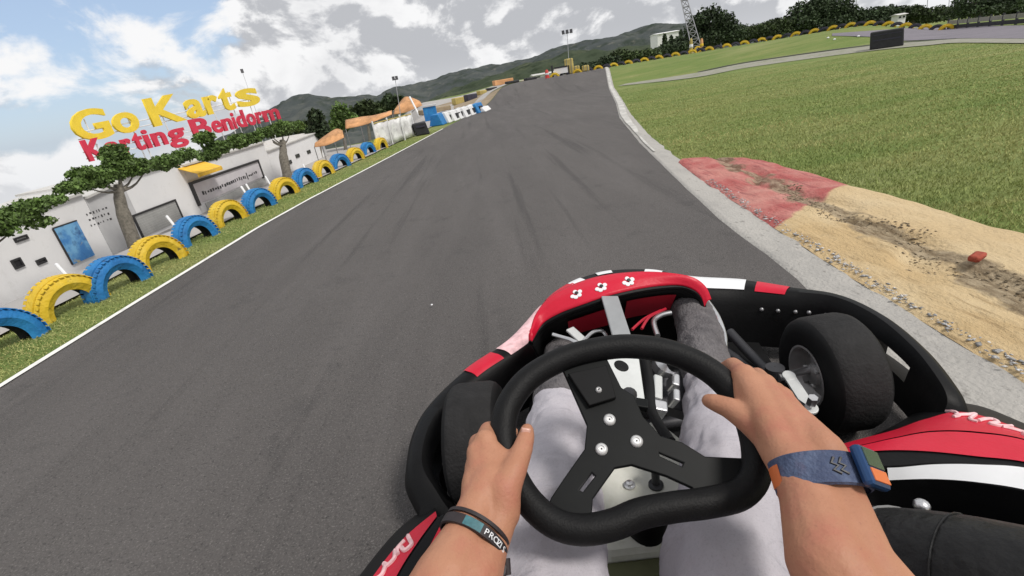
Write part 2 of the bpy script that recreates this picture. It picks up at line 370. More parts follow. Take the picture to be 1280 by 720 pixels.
def crom(pts, n, closed=False):
    pts = [Vector(p) for p in pts]; m = len(pts); out = []
    seg = m if closed else m-1
    for i in range(n if closed else n+1):
        u = i/n*seg; k = min(int(u), seg-1); f = u-k
        g = (lambda j: pts[j % m]) if closed else (lambda j: pts[max(0, min(m-1, j))])
        a, b, c, d = g(k-1), g(k), g(k+1), g(k+2)
        out.append(.5*((2*b)+(c-a)*f+(2*a-5*b+4*c-d)*f*f+(3*b-a-3*c+d)*f**3))
    return out
def arrmesh(name, V, F, m, kind=None, parent=None, smooth=False):
    me = bpy.data.meshes.new(name); V = np.asarray(V, dtype=np.float32); F = np.asarray(F, dtype=np.int32); k = F.shape[1]
    me.vertices.add(len(V)); me.vertices.foreach_set('co', (V-np.array(wloc(parent), dtype=np.float32)).ravel())
    me.loops.add(F.size); me.loops.foreach_set('vertex_index', F.ravel())
    me.polygons.add(len(F)); me.polygons.foreach_set('loop_start', np.arange(len(F), dtype=np.int32)*k)
    me.update(calc_edges=True); me.validate(); me.materials.append(MT[m])
    if smooth: me.polygons.foreach_set('use_smooth', [True]*len(me.polygons))
    o = bpy.data.objects.new(name, me); COL.objects.link(o); o.parent = parent
    if kind: o['kind'] = kind
    return o
def leaves(clumps, size, n):
    """clumps: (centre, radius vector, weight). Leaf-sized quads spread through the clumps, denser near their shells."""
    w = np.array([c[2] for c in clumps], float); w /= w.sum(); idx = RNG.choice(len(clumps), n, p=w)
    C = np.array([tuple(c[0]) for c in clumps])[idx]; R = np.array([tuple(c[1]) for c in clumps])[idx]
    d = RNG.normal(size=(n, 3)); d /= np.linalg.norm(d, axis=1)[:, None]
    rad = RNG.uniform(.25, 1.08, n)**.6
    # lumpy outline
    lump = 1+.22*np.sin(d[:, 0]*7+idx)*np.sin(d[:, 1]*6+idx*1.7)*np.sin(d[:, 2]*5+idx*.6)
    c = C+d*R*(rad*lump)[:, None]
    a = RNG.normal(size=(n, 3)); a /= np.linalg.norm(a, axis=1)[:, None]
    b = np.cross(a, RNG.normal(size=(n, 3))); b /= np.linalg.norm(b, axis=1)[:, None]
    s = size*RNG.uniform(.6, 1.4, n)[:, None]
    V = np.stack([c-a*s*.5, c+b*s*.3, c+a*s*.5, c-b*s*.3], 1).reshape(-1, 3)
    return V, np.arange(4*n).reshape(n, 4)

# ------------------------------------------------------------------ terrain
LEFT = [(-2.25, -40), (-2.22, 1.86), (-2.20, 2.65), (-2.14, 4.25), (-2.03, 5.32), (-1.6, 8.32), (-.9, 13.5), (.1, 20.0), (1.3, 26), (3.0, 34), (4.0, 40)]
RIGHT = [(.90, -40), (.90, .77), (.95, 1.2), (1.06, 1.58), (1.14, 2.38), (1.29, 3.31), (1.63, 5.3), (2.2, 8.2), (2.95, 11.2), (4.3, 17), (6.4, 26), (7.4, 30), (9.5, 40)]
KERB = [(1.19, -40), (1.19, .9), (1.24, 1.5), (1.315, 2.14), (1.43, 3.1), (1.535, 3.8), (1.89, 5.8), (2.5, 8.6), (3.2, 11.5), (4.5, 17), (6.6, 26), (7.6, 30), (9.7, 40)]
def lin(tab, y):
    for (x0, y0), (x1, y1) in zip(tab, tab[1:]):
        if y <= y1: return x0+(x1-x0)*max(0., min(1., (y-y0)/(y1-y0)))
    return tab[-1][0]
PAD = -3.2
def hT(x, y):
    r = math.hypot(x, y); az = math.degrees(math.atan2(x, y))
    z = .62*ss(18.5, 26, r)*ss(-3, 4, az)*(1-ss(36, 43, az))
    if az < -6:
        z += PAD*ss(6, 13, -az)*ss(0, 5.5, (lin(LEFT, y)-.95)-x)
    if abs(az) > 8 or r > 60: z -= max(0, r-32)*.09*ss(8, 16, az)*(1-ss(60, 90, r))
    if az < 12 or r > 60: z -= max(0, r-(62 if az < -4 else 75))*.34*(1-.9*ss(2, 20, az))
    return max(z, -40 if az > 0 else -600)
def at(px, py, far=300):
    v = ray(px, py); t, prev = .4, .4
    while t < far:
        p = CAM+v*t
        if p.z < hT(p.x, p.y):
            lo, hi = prev, t
            for _ in range(30):
                m = (lo+hi)/2; q = CAM+v*m
                if q.z < hT(q.x, q.y): hi = m
                else: lo = m
            return CAM+v*hi
        prev = t; t *= 1.006
    return CAM+v*far

# ground sheet: polar grid out to the horizon
rs = [0.]; q = .35
while q < 3200: rs.append(q); q *= 1.05 if q < 60 else 1.16
na = 300; V = []; Fq = []
for i, r_ in enumerate(rs):
    for k in range(na):
        a = 2*math.pi*k/na; x, y = r_*math.sin(a), r_*math.cos(a); V.append((x, y, hT(x, y)-.004))
for i in range(len(rs)-1):
    for k in range(na): Fq.append((i*na+k, (i+1)*na+k, (i+1)*na+(k+1) % na, i*na+(k+1) % na))
tag(arrmesh('ground', V, Fq, 'grass_ground', 'structure', smooth=True))

def strip(name, fa, fb, y0, y1, ny, nx, dz, m, kind='structure', zf=None):
    mb = MB(); rows = []
    for i in range(ny+1):
        t = i/ny; y = y0+(y1-y0)*t*t if y0 < 8 and y1 > 15 else y0+(y1-y0)*t
        xa, xb = fa(y), fb(y); row = []
        for k in range(nx+1):
            x = xa+(xb-xa)*k/nx; row.append((x, y, hT(x, y)+dz+(zf(x, y, k/nx) if zf else 0)))
        rows.append(row)
    o = mb.add([p for r in rows for p in r], [(i*(nx+1)+k, i*(nx+1)+k+1, (i+1)*(nx+1)+k+1, (i+1)*(nx+1)+k) for i in range(ny) for k in range(nx)]).build(name, m)
    return tag(o, kind=kind)
strip('track', lambda y: lin(LEFT, y), lambda y: lin(RIGHT, y)+.05, -4, 44, 150, 12, .004, 'asphalt')
strip('white_line', lambda y: lin(LEFT, y)-.004+.004*noise.noise((0, y*3, 0)), lambda y: lin(LEFT, y)+.032+.004*noise.noise((5, y*3, 0)), -3, 12.5, 120, 1, .009, 'white_paint')
strip('concrete_edging', lambda y: lin(RIGHT, y)+.006*noise.noise((1, y*4, 0)), lambda y: lin(KERB, y)+.022*noise.noise((9, y*5, 0)), -3, 40, 220, 12, .012, 'concrete', zf=lambda x, y, k: (-.011 if k == 0 else .004*math.sin(k*3.1)+.004*noise.noise((x*8, y*8, 0))))
strip('edge_line', lambda y: lin(RIGHT, y)+.03+.012*noise.noise((4, y*1.3, 0)), lambda y: lin(RIGHT, y)+.05+.10*ss(4.5, 9, y)+.02*noise.noise((7, y*1.3, 0)), 4.6, 38, 120, 2, .024, 'worn_paint')
def pixstrip(name, A, B, n, dz, m, kind='structure'):
    A = crom([Vector((*p, 0)) for p in A], n); B = crom([Vector((*p, 0)) for p in B], n); rows = []
    for a, b in zip(A, B):
        pa, pb = at(a.x, a.y), at(b.x, b.y); row = []
        for k in range(5):
            p = pa.lerp(pb, k/4); row.append((p.x, p.y, hT(p.x, p.y)+dz))
        rows.append(row)
    return tag(MB().grid(rows).build(name, m), kind=kind)
pixstrip('worn_path', [(772, 108), (870, 97), (940, 84), (1080, 65), (1160, 57), (1200, 54), (1300, 55)], [(782, 105), (870, 91.5), (940, 78), (1085, 58), (1160, 52), (1200, 49), (1300, 49.5)], 60, .012, 'path')
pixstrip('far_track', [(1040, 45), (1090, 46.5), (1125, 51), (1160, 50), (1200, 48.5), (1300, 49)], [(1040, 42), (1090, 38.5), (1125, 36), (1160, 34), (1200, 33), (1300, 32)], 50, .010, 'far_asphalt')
pixstrip('path_edge_line', [(872, 91), (940, 77.6), (1085, 57.6), (1160, 51.8), (1195, 49)], [(872, 90.3), (940, 76.9), (1085, 56.8), (1160, 51.0), (1195, 48.5)], 50, .018, 'black_rub')
# paddock below the bank, and its dirt run-off by the far end of the track
def quadgrid(name, x0, x1, y0, y1, nx, ny, dz, m):
    return tag(MB().grid([[(x0+(x1-x0)*k/nx, y0+(y1-y0)*i/ny, hT(x0+(x1-x0)*k/nx, y0+(y1-y0)*i/ny)+dz) for k in range(nx+1)] for i in range(ny+1)]).build(name, m), kind='structure')
strip('paddock_paving', lambda y: lin(LEFT, y)-24, lambda y: lin(LEFT, y)-.60+.05*noise.noise((2, y*2, 0)), 0, 60, 140, 110, .015, 'paddock') if False else None
pv = MB(); pv.grid([[(lin(LEFT, y)-.60-.05*noise.noise((2, y*2, 0))-23*(k/70)**1.6, y, hT(lin(LEFT, y)-.60-.05*noise.noise((2, y*2, 0))-23*(k/70)**1.6, y)+.015) for k in range(71)] for y in [i*.4 for i in range(36)]+[14.4+i*1.0 for i in range(45)]]); tag(pv.build('paddock_paving', 'paddock'), kind='structure')
strip('dirt_runoff', lambda y: lin(LEFT, y)-.1-max(0, min(24, 2.5*ss(17.5, 19, y)+(y-17)*1.5)), lambda y: lin(LEFT, y)-.02, 17.5, 44, 50, 12, .012, 'dirt')

# painted kerb at the apex
RUMR = [(1.93, -3), (1.95, 1.0), (1.96, 1.63), (1.975, 2.2), (1.985, 2.6), (1.99, 3.1), (1.99, 3.5), (1.95, 3.74), (1.82, 3.88), (1.62, 3.95)]
def rumz(x, y, k):
    base = .036*math.sin(math.pi*min(1, max(0, k)))**.5
    seam = x-(y*.115+1.355)+.30*(noise.noise((x*3.2, y*3.2, 0)))*.5
    return base*(.75+.5*noise.noise((x*2, y*1.2, 4)))+.010*noise.noise((x*14, y*7, 2))-.028*math.exp(-(seam/.045)**2)
strip('painted_kerb', lambda y: lin(KERB, y)-.035, lambda y: max(lin(KERB, y)+.03, lin(RUMR, y)+.03*noise.noise((3, y*2.5, 0))), -2, 3.95, 300, 44, .014, 'rumble', zf=rumz)

# loose rubble and clods (nobody could count them)
def stones(n, fpos, smin, smax, name, m):
    base = np.array([(0, 0, .6), (0, 0, -.5), (.7, .1, 0), (-.6, .3, 0), (.1, .8, .1), (0, -.7, -.1)]); fc = np.array([(0, 2, 4), (0, 4, 3), (0, 3, 5), (0, 5, 2), (1, 4, 2), (1, 3, 4), (1, 5, 3), (1, 2, 5)])
    Vs, Fs = [], []
    for i in range(n):
        p = fpos(); s = random.uniform(smin, smax)*random.uniform(.4, 1); a = random.uniform(0, 6.28); c_, s_ = math.cos(a), math.sin(a)
        b = base*np.array([random.uniform(.6, 1.3), random.uniform(.8, 2.0), random.uniform(.4, .9)])*s*(1+RNG.uniform(-.25, .25, (6, 3)))
        b = np.stack([b[:, 0]*c_-b[:, 1]*s_, b[:, 0]*s_+b[:, 1]*c_, b[:, 2]], 1)+np.array(p); Vs.append(b); Fs.append(fc+6*i)
    return arrmesh(name, np.concatenate(Vs), np.concatenate(Fs), m, 'stuff')
def p_edge():
    y = random.uniform(.4, 3.2); x = lin(KERB, y)+random.gauss(.0, .017); return (x, y, .026)
stones(800, p_edge, .003, .013, 'edge_rubble', 'rubble')
def p_seam():
    y = random.uniform(.6, 2.75); x = y*.115+1.355+random.gauss(0, .035)-.15*noise.noise((1.5*3.2, y*3.2, 0)); k = (x-lin(KERB, y))/(lin(RUMR, y)-lin(KERB, y)); return (x, y, .016+rumz(x, y, k))
stones(900, p_seam, .003, .011, 'soil_clods', 'clods')
def chip():
    b = K(1221, 323, .06); mb = MB(); mb.box(b+Vector((0, 0, .006)), (.055, .034, .022), (Vector((.9, .4, .1)).normalized(), Vector((-.4, .9, 0)).normalized(), Vector((0, -.1, 1)).normalized()))
    o = mb.build('brick_chip', 'brick', bevel=.008); tag(o, 'broken red brick lying on the yellow painted kerb', 'brick')
chip()

# grass blades near the lens
def grass():
    n = 560000
    az = np.radians(RNG.uniform(-60, 55, n)); r = 1.6+15.5*RNG.uniform(0, 1, n)**1.5
    x = r*np.sin(az); y = r*np.cos(az)
    kx = np.interp(y, [p[1] for p in KERB], [p[0] for p in KERB])+.03
    rx = np.interp(y, [p[1] for p in RUMR], [p[0] for p in RUMR]); rx = np.where(y < 3.93, rx-.02+.05*np.sin(y*9)*np.sin(y*3.7), -9)
    lx = np.interp(y, [p[1] for p in LEFT], [p[0] for p in LEFT])
    rx = rx+RNG.normal(0, .035, n)-.02; kx = kx+np.abs(RNG.normal(0, .012, n))-.012
    ok = ((x > np.maximum(kx, rx)) & (np.degrees(az) > 5)) | ((x < lx-.03) & (x > lx-.62) & (y < 13))
    x, y, r = x[ok], y[ok], r[ok]; n = len(x)
    fade = np.clip(1.2-r/15., .12, 1); hgt = RNG.uniform(.008, .022, n)*np.where(x < 0, .55, 1.0)*fade; wd = (.0011+.00048*r)*RNG.uniform(.7, 1.3, n)
    a = RNG.uniform(0, 6.28, n); le = RNG.normal(0, .009, (n, 2))
    z = np.zeros(n)-.002; b0 = np.stack([x-wd*np.cos(a), y-wd*np.sin(a), z], 1); b1 = np.stack([x+wd*np.cos(a), y+wd*np.sin(a), z], 1)
    t = np.stack([x+le[:, 0], y+le[:, 1], hgt], 1)
    arrmesh('grass', np.stack([b0, b1, t], 1).reshape(-1, 3), np.arange(3*n).reshape(n, 3), 'blade', 'stuff')
grass()

# ------------------------------------------------------------------ hills
def hill(name, ridge, D, depth, base, m, amp, na=260, nr=40, fs=.02):
    pts = []
    for px, py in ridge:
        v = ray(px, py); pts.append((math.atan2(v.x, v.y), v.z/math.hypot(v.x, v.y)))
    azs = [p[0] for p in pts]; els = [p[1] for p in pts]; rows = []
    for j in range(nr+1):
        s = j/nr; row = []
        for k in range(na+1):
            a = azs[0]+(azs[-1]-azs[0])*k/na; top = H+D*float(np.interp(a, azs, els))
            rr = D-depth*(1-s) if s <= 1 else D
            prof = ss(0, 1, s)**.8
            x, y = rr*math.sin(a), rr*math.cos(a)
            z = base+(top-base)*prof+amp*(noise.fractal((x*fs, y*fs, 1.7), .9, 2.1, 6))*(.25+1.1*prof*(1.15-prof)*2)
            row.append((x, y, z))
        rows.append(row)
    back = [(x*1.25, y*1.25, base) for x, y, z in rows[-1]]; rows.append(back)
    return tag(MB().grid(rows).build(name, m, auto=False), kind='structure')
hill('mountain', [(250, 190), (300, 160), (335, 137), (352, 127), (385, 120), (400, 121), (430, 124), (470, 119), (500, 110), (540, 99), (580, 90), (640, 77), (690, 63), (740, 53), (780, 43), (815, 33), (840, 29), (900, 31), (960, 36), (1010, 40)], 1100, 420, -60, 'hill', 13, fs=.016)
hill('wooded_hill', [(480, 150), (530, 128), (570, 110), (610, 96), (650, 84), (690, 74), (715, 66), (760, 63), (800, 58), (840, 52), (900, 48)], 420, 200, -30, 'wood', 4, fs=.05)

# ------------------------------------------------------------------ left tyre row
TYR = [(2, 439, 'b'), (90, 388, 'y'), (151, 361, 'b'), (202, 331, 'y'), (248, 301, 'b'), (288, 278, 'y'), (326, 261, 'b'), (357, 245, 'y'), (383, 231, 'b'), (406, 219.5, 'y'), (426, 210, 'b'), (445, 201, 'y'), (461, 193, 'b'), (477, 186.5, 'y')]
ORD = ['nearest', 'second', 'third', 'fourth', 'fifth', 'sixth', 'seventh']
def tyre_mesh(name, m, R=.208, r=.118, w=.118):
    mb = MB(); hw = w/2; mb.cur = 0
    prof = [(r, -hw*.72), (r+.03, -hw*.92), (R-.05, -hw*1.02), (R-.015, -hw*.86), (R, -hw*.55), (R-.008, -hw*.5), (R-.008, -hw*.42), (R+.003, -hw*.38), (R+.003, hw*.38), (R-.008, hw*.42), (R-.008, hw*.5), (R, hw*.55), (R-.015, hw*.86), (R-.05, hw*1.02), (r+.03, hw*.92), (r, hw*.72), (r+.035, hw*.5), (R-.05, hw*.62), (R-.05, -hw*.62), (r+.035, -hw*.5)]
    n = 40; mb.lathe(prof, (0, 0, 0), (1, 0, 0), n, closed=True)
    L_ = len(prof)
    mb.m = [1 if 15 <= i//n else 0 for i in range(L_*n)]
    for k in range(40):       # shoulder tread blocks
        a = 2*math.pi*(k+.5)/40
        for sgn in (-1, 1): mb.box((sgn*hw*.72, math.cos(a)*(R-.004), math.sin(a)*(R-.004)), (.030, .022, .004), (Vector((1, 0, 0)), Vector((0, -math.sin(a), math.cos(a))), Vector((0, math.cos(a), math.sin(a)))))
    o = mb.build(name, [m, 'black_rub'])
    return o
protos = {}
cnt = {'b': 0, 'y': 0}
for i, (px, py, c) in enumerate(TYR):
    p = at(px, py); col = 'blue' if c == 'b' else 'yellow'
    lab = '%s painted half-buried tyre, %s of the %s ones in the row beside the track' % (col, ORD[cnt[c]], col); cnt[c] += 1
    if c not in protos:
        o = tyre_mesh('half_buried_tyre', col); protos[c] = o; tag(o, lab, 'tyre', col+' tyres edging the track'); 
    else: o = protos[c].copy(); COL.objects.link(o); o['label'] = lab
    o.location = (p.x, p.y, .010); o.rotation_euler = (random.uniform(0, 6), 0, 0)
    o.rotation_euler = (random.uniform(0, 6), random.uniform(-.06, .06), math.atan2(lin(LEFT, p.y-1)-lin(LEFT, p.y+1), 2)-.20+random.uniform(-.07, .07))

# ------------------------------------------------------------------ paddock buildings (facade plane 16 m to the left)
BX = -16.0
def F(px, py, x=BX): return FX(px, py, x)
def bl(mb, x0, x1, y0, y1, z0, z1): mb.box(((x0+x1)/2, (y0+y1)/2, (z0+z1)/2), (abs(x1-x0), abs(y1-y0), abs(z1-z0)))
def rect_from(tl, tr, bot):
    a, b, c = F(*tl), F(*tr), F(*bot); return min(a.y, b.y), max(a.y, b.y), c.z, (a.z+b.z)/2
def building(y0, y1, ztop, label, roof='roof_tile', lean=0., depth=4.5, wallm='white_wall', x=BX):
    t = thing('white_building', (x-depth/2, (y0+y1)/2, PAD), label, 'building', 'white buildings along the paddock')
    m = MB(); zt0, zt1 = ztop-lean, ztop+lean
    m.hexa([(x, y0, PAD-.3), (x, y1, PAD-.3), (x-depth, y1, PAD-.3), (x-depth, y0, PAD-.3), (x, y0, zt0), (x, y1, zt1), (x-depth, y1, zt1), (x-depth, y0, zt0)]); m.build('wall', wallm, t, smooth=False)
    m = MB(); e = .12
    m.hexa([(x+e, y0, zt0), (x+e, y1, zt1), (x-depth-e, y1, zt1), (x-depth-e, y0, zt0), (x+e, y0, zt0+.09), (x+e, y1, zt1+.09), (x-depth-e, y1, zt1+.09), (x-depth-e, y0, zt0+.09)]); m.build('roof', roof, t, smooth=False)
    return t
def window(t, y0, y1, z0, z1, x=BX, frame='black_frame', pane='glassdark', name='window'):
    m = MB(); w = .06
    bl(m, x, x+.05, y0, y0+w, z0, z1); bl(m, x, x+.05, y1-w, y1, z0, z1); bl(m, x, x+.05, y0+w, y1-w, z0, z0+w); bl(m, x, x+.05, y0+w, y1-w, z1-w, z1)
    f = m.build(name, frame, t, smooth=False); m = MB(); bl(m, x+.002, x+.02, y0+w, y1-w, z0+w, z1-w); m.build('pane', pane, f, smooth=False); return f
# building 1 : far left with two tiny windows and a flue
a, b = F(-60, 430), F(128, 330)
b1 = building(8, F(112, 262).y, -.80, 'white building at the far left with two small dark windows', lean=.15)
q = F(22, 329); window(b1, q.y-.20, q.y+.15, q.z-.16, q.z+.16)
q = F(50, 327); window(b1, q.y-.16, q.y+.22, q.z-.09, q.z+.09)
q = F(26, 299); window(b1, q.y-.25, q.y+.25, q.z-.06, q.z+.10, name='vent', pane='shutter')
# mural door and the notice wall beside it
ya, yb = F(66, 288).y, F(94, 276).y
mu = thing('mural_panel', (BX, (ya+yb)/2, PAD+.9), 'blue patterned mural panel fixed on the white facade', 'mural')
m = MB(); z0, z1 = F(108, 323).z, F(75, 283).z; bl(m, BX+.01, BX+.06, ya, yb, z0, z1); m.build('panel', 'mural', mu, smooth=False)
m = MB(); bl(m, BX+.01, BX+.07, ya-.03, ya, z0, z1); bl(m, BX+.01, BX+.07, ya, yb, z1, z1+.04); m.build('frame', 'black_frame', mu, smooth=False)
b2 = building(F(112, 262).y+.02, F(152, 228).y, -.72, 'grey white block behind the near tree trunk with rows of small print', wallm='grey_wall', lean=.12)
m = MB()
for r_ in range(3):
    q0 = F(108+r_*3, 268+r_*7)
    for k in range(7):
        yy = q0.y+k*.17+random.uniform(-.03, .03); bl(m, BX+.004, BX+.012, yy, yy+random.uniform(.03, .10), q0.z-random.uniform(.02, .06), q0.z+random.uniform(.01, .05))
tag(m.build('lettering', 'black_frame', b2, smooth=False), kind='stuff')
# building 3 : white wall with framed roller shutter
y3a, y3b = F(152, 228).y+.02, F(228, 208).y
b3 = building(y3a, y3b, -.42, 'white garage behind the tree with black framed grey shutter', lean=.05)
ga, gb, gz0, gz1 = F(166, 270).y, F(217, 250).y, PAD+.15, F(190, 262).z
m = MB(); w = .08
bl(m, BX, BX+.07, ga-w, ga, gz0, gz1); bl(m, BX, BX+.07, gb, gb+w, gz0, gz1); bl(m, BX, BX+.07, ga-w, gb+w, gz1, gz1+w); f = m.build('shutter_frame', 'black_frame', b3, smooth=False)
ns = 18
for k in range(ns):
    m = MB(); zz = gz0+(gz1-gz0)*k/ns; bl(m, BX+.004, BX+.03+(.012 if k % 2 else 0), ga, gb, zz, zz+(gz1-gz0)/ns-.012); m.build('slat', 'shutter', f, smooth=False)
# building 4 : white unit carrying the black framed sign board
y4b = F(332, 187).y
b4 = building(y3b+.02, y4b, -.60, 'white unit carrying the long black framed sign board', lean=.05)
sy0, sy1, sz0, sz1 = F(238, 232).y, F(320, 201).y, F(292, 236).z, F(278, 217).z
sb = thing('sign_board', (BX, (sy0+sy1)/2, sz0), 'long pale sign board in a black frame on the white unit', 'sign')
m = MB(); bl(m, BX+.01, BX+.09, sy0, sy1, sz0, sz1); m.build('board', 'banner', sb, smooth=False)
m = MB(); w = .13; bl(m, BX+.01, BX+.15, sy0-w, sy0, sz0-.1, sz1+w); bl(m, BX+.01, BX+.15, sy1, sy1+w, sz0-.1, sz1+w); bl(m, BX+.01, BX+.15, sy0, sy1, sz1, sz1+w); m.build('frame', 'black_frame', sb, smooth=False)
m = MB()
for k in range(26):
    yy = sy0+.6+k*(sy1-sy0-1.2)/26; hh = random.choice([.05, .08, .1, .22 if k in (6, 20) else .08]); zz = (sz0+sz1)/2-.1+random.uniform(-.04, .04)
    bl(m, BX+.092, BX+.10, yy, yy+random.uniform(.08, .22), zz-hh, zz+hh)
tag(m.build('lettering', 'dark_metal', sb, smooth=False), kind='stuff')
m = MB(); bl(m, BX+.01, BX+.05, sy0+.6, sy1+.3, PAD, sz0-.12); m.build('shop_front', 'shutter', b4, smooth=False)
aw = F(240, 213); t = thing('yellow_awning', (BX+.4, aw.y, aw.z), 'small yellow awning jutting out above the white garage wall', 'awning')
m = MB(); ya, yb = F(224, 216).y, F(256, 207).y; z0, z1 = aw.z-.12, aw.z+.28
m.hexa([(BX+.02, ya, z1-.03), (BX+.9, ya, z0-.03), (BX+.9, yb, z0-.03), (BX+.02, yb, z1-.03), (BX+.02, ya, z1), (BX+.9, ya, z0), (BX+.9, yb, z0), (BX+.02, yb, z1)]); m.build('canopy', 'awning_y', t, smooth=False)
m = MB(); bl(m, BX+.86, BX+.9, ya, yb, z0-.2, z0-.04); m.build('valance', 'awning_y', t, smooth=False)
# building 5 : long white wall to the right of tree two
b5 = building(y4b+.02, F(408, 190).y, -1.05, 'long low white building right of the second tree trunk', lean=.15)
for px, py in ((372, 195), (386, 190), (362, 203)):
    q = F(px, py); window(b5, q.y-.5, q.y+.4, q.z-.12, q.z+.16)

# ------------------------------------------------------------------ roof sign letters
def letters(word, a0, a1, h0, h1, mname, name, label, x, thick, spans):
    """a0/a1: baseline start and end (y, z); h0/h1: cap height at both ends."""
    root = thing(name, (x, (a0[0]+a1[0])/2, PAD), label, 'sign')
    adv = []
    for ch in word:
        cu = bpy.data.curves.new('letter', 'FONT'); cu.body = ch; cu.size = 1; cu.offset = .028; cu.extrude = .035; cu.resolution_u = 4
        ob = bpy.data.objects.new('tmp', cu); COL.objects.link(ob); bpy.context.view_layer.update()
        me = bpy.data.meshes.new_from_object(ob.evaluated_get(bpy.context.evaluated_depsgraph_get())) if ch != ' ' else None
        bpy.data.objects.remove(ob)
        wd = .32
        if me: 
            xs = [v.co.x for v in me.vertices]; wd = max(xs)-min(xs); off = min(xs)
            for v in me.vertices: v.co.x -= off
        adv.append((ch, me, wd))
    gap = .075; tot = sum(a[2] for a in adv)+gap*(len(adv)-1); u = 0; ov = wloc(root)
    si = 0
    for ch, me, wd in adv:
        if me:
            sa, sb_ = spans[si]; si += 1
            for v in me.vertices:
                s = sa+(sb_-sa)*v.co.x/wd; hh = (h0+(h1-h0)*s)/.72
                y = a0[0]+(a1[0]-a0[0])*s; z = a0[1]+(a1[1]-a0[1])*s+v.co.y*hh
                v.co = Vector((x+v.co.z*thick, y, z))-ov
            me.flip_normals() if False else None
            me.materials.clear(); me.materials.append(MT[mname]); ob = bpy.data.objects.new('letter', me); COL.objects.link(ob); ob.parent = root
        u += wd+gap
    m = MB()
    for k in range(7):
        s = (k+.3)/7; y = a0[0]+(a1[0]-a0[0])*s; z = a0[1]+(a1[1]-a0[1])*s
        m.tube([(x-.15, y, PAD-.2), (x-.15, y, z+(h0+(h1-h0)*s)*.7)], .035, 6)
    for dz in (.12, .45):
        m.tube([(x-.15, a0[0], a0[1]+dz), (x-.15, a1[0], a1[1]+dz)], .03, 6)
    m.build('support_frame', 'post_w', root)
    return root
SX = -21.0
def yz(px, py): q = FX(px, py, SX); return q.y, q.z
def spans(p0, p1, xs):
    g0, g1 = yz(*p0), yz(*p1); out = []
    for a, b in xs: out.append(tuple((yz(q, p0[1]+(p1[1]-p0[1])*(q-p0[0])/(p1[0]-p0[0]))[0]-g0[0])/(g1[0]-g0[0]) for q in (a, b)))
    d = [(FX(*p, SX)-CAM).dot(FWD)/FOC for p in (p0, p1)]
    return g0, g1, d[0], d[1], out
g0, g1, d0, d1, sp_ = spans((103, 177), (327, 128), [(98, 143), (146, 177), (192, 233), (236, 258), (260, 277), (279, 295), (299, 326)])
letters('Go Karts', g0, g1, 35*d0, 27.5*d1, 'letter_y', 'yellow_roof_sign', 'large yellow letters reading Go Karts above the white buildings', SX, 1.6, sp_)
k0, k1, d0, d1, sp_ = spans((107, 202), (349, 148), [(106, 130), (132, 149), (151, 163), (166, 178), (180, 186), (189, 206), (208, 230), (239, 262), (264, 276), (277, 289), (290.5, 293.5), (295, 306), (307.5, 318), (319.5, 327), (328, 348)])
letters('Karting Benidorm', k0, k1, 25*d0, 18*d1, 'letter_r', 'red_roof_sign', 'red letters reading Karting Benidorm under the yellow sign', SX+.25, 1.4, sp_)

# ------------------------------------------------------------------ trees
def tree(name, base, trunk, clumps, leafsize, nleaf, label, cat='tree', lm='leaf', r0=.22, group=None, branches=True):
    t = thing(name, base, label, cat, group)
    m = MB(); tp = crom([base-Vector((0, 0, .3)), *trunk], 10); m.tube(tp, [r0*(1.35-.65*i/10)*(1+.06*math.sin(i*2.1)) for i in range(11)], 10)
    top = tp[-1]
    if branches:
        for c, r_, w in clumps:
            c = top.lerp(c, min(1, 1.6/max(.1, (c-top).length)))
            mid = top.lerp(c, .5)+Vector((0, 0, -.15*(c-top).length)); m.tube(crom([top-Vector((0, 0, .2)), mid, c], 5), [r0*.38, r0*.3, r0*.2, r0*.14, r0*.1, r0*.06], 6)
    m.build('trunk', 'bark', t)
    V, Fc = leaves(clumps, leafsize, nleaf); arrmesh('crown', V, Fc, lm, None, t)
    return t
TX = -13.8
def clump(px, py, rx, ry, x=TX, w=None):
    c = FX(px, py, x); d = (c-CAM).dot(FWD); ax_, az_ = rx*d/FOC, ry*d/FOC
    return (c, (max(.5, az_*1.2), ax_*1.35, az_), w or rx*ry)
tb = FX(163, 300, TX); tb.z = PAD
tree('plane_tree', tb, [FX(157, 275, TX), FX(150, 250, TX), FX(148, 232, TX)], [clump(118, 224, 24, 11), clump(92, 233, 16, 8), clump(150, 208, 18, 15), clump(170, 209, 20, 10), clump(143, 192, 10, 12), clump(206, 203, 20, 9), clump(230, 194, 15, 8), clump(104, 216, 14, 7)], .13, 13000, 'pruned plane tree with leaning trunk in front of the garage', r0=.20, group='plane trees along the paddock')
t2 = FX(356, 214, TX); t2.z = PAD
tree('plane_tree', t2, [FX(355, 200, TX), FX(354, 188, TX), FX(353, 176, TX)], [clump(352, 160, 22, 8), clump(330, 166, 15, 6), clump(300, 176, 20, 8), clump(272, 185, 18, 8), clump(255, 172, 9, 7), clump(372, 158, 12, 6), clump(262, 194, 12, 6), clump(318, 172, 12, 6)], .17, 13000, 'pruned plane tree with straight trunk right of the sign board', r0=.26, group='plane trees along the paddock')
t0 = FX(-60, 420, TX); t0.z = PAD
tree('plane_tree', t0, [FX(-58, 380, TX), FX(-56, 340, TX), FX(-54, 310, TX)], [clump(30, 262, 25, 11), clump(5, 277, 18, 10), clump(58, 252, 18, 7), clump(-40, 285, 34, 22), clump(-80, 300, 30, 22), clump(48, 278, 10, 7), clump(2, 290, 8, 6)], .12, 11000, 'plane tree at the left edge with its crown over the white building', r0=.2, group='plane trees along the paddock')
def farclump(px, py, rx, ry, D, dd=1.): c = P(px, py, D); return (c, (rx*D/FOC, rx*D/FOC*dd, ry*D/FOC), rx*ry)
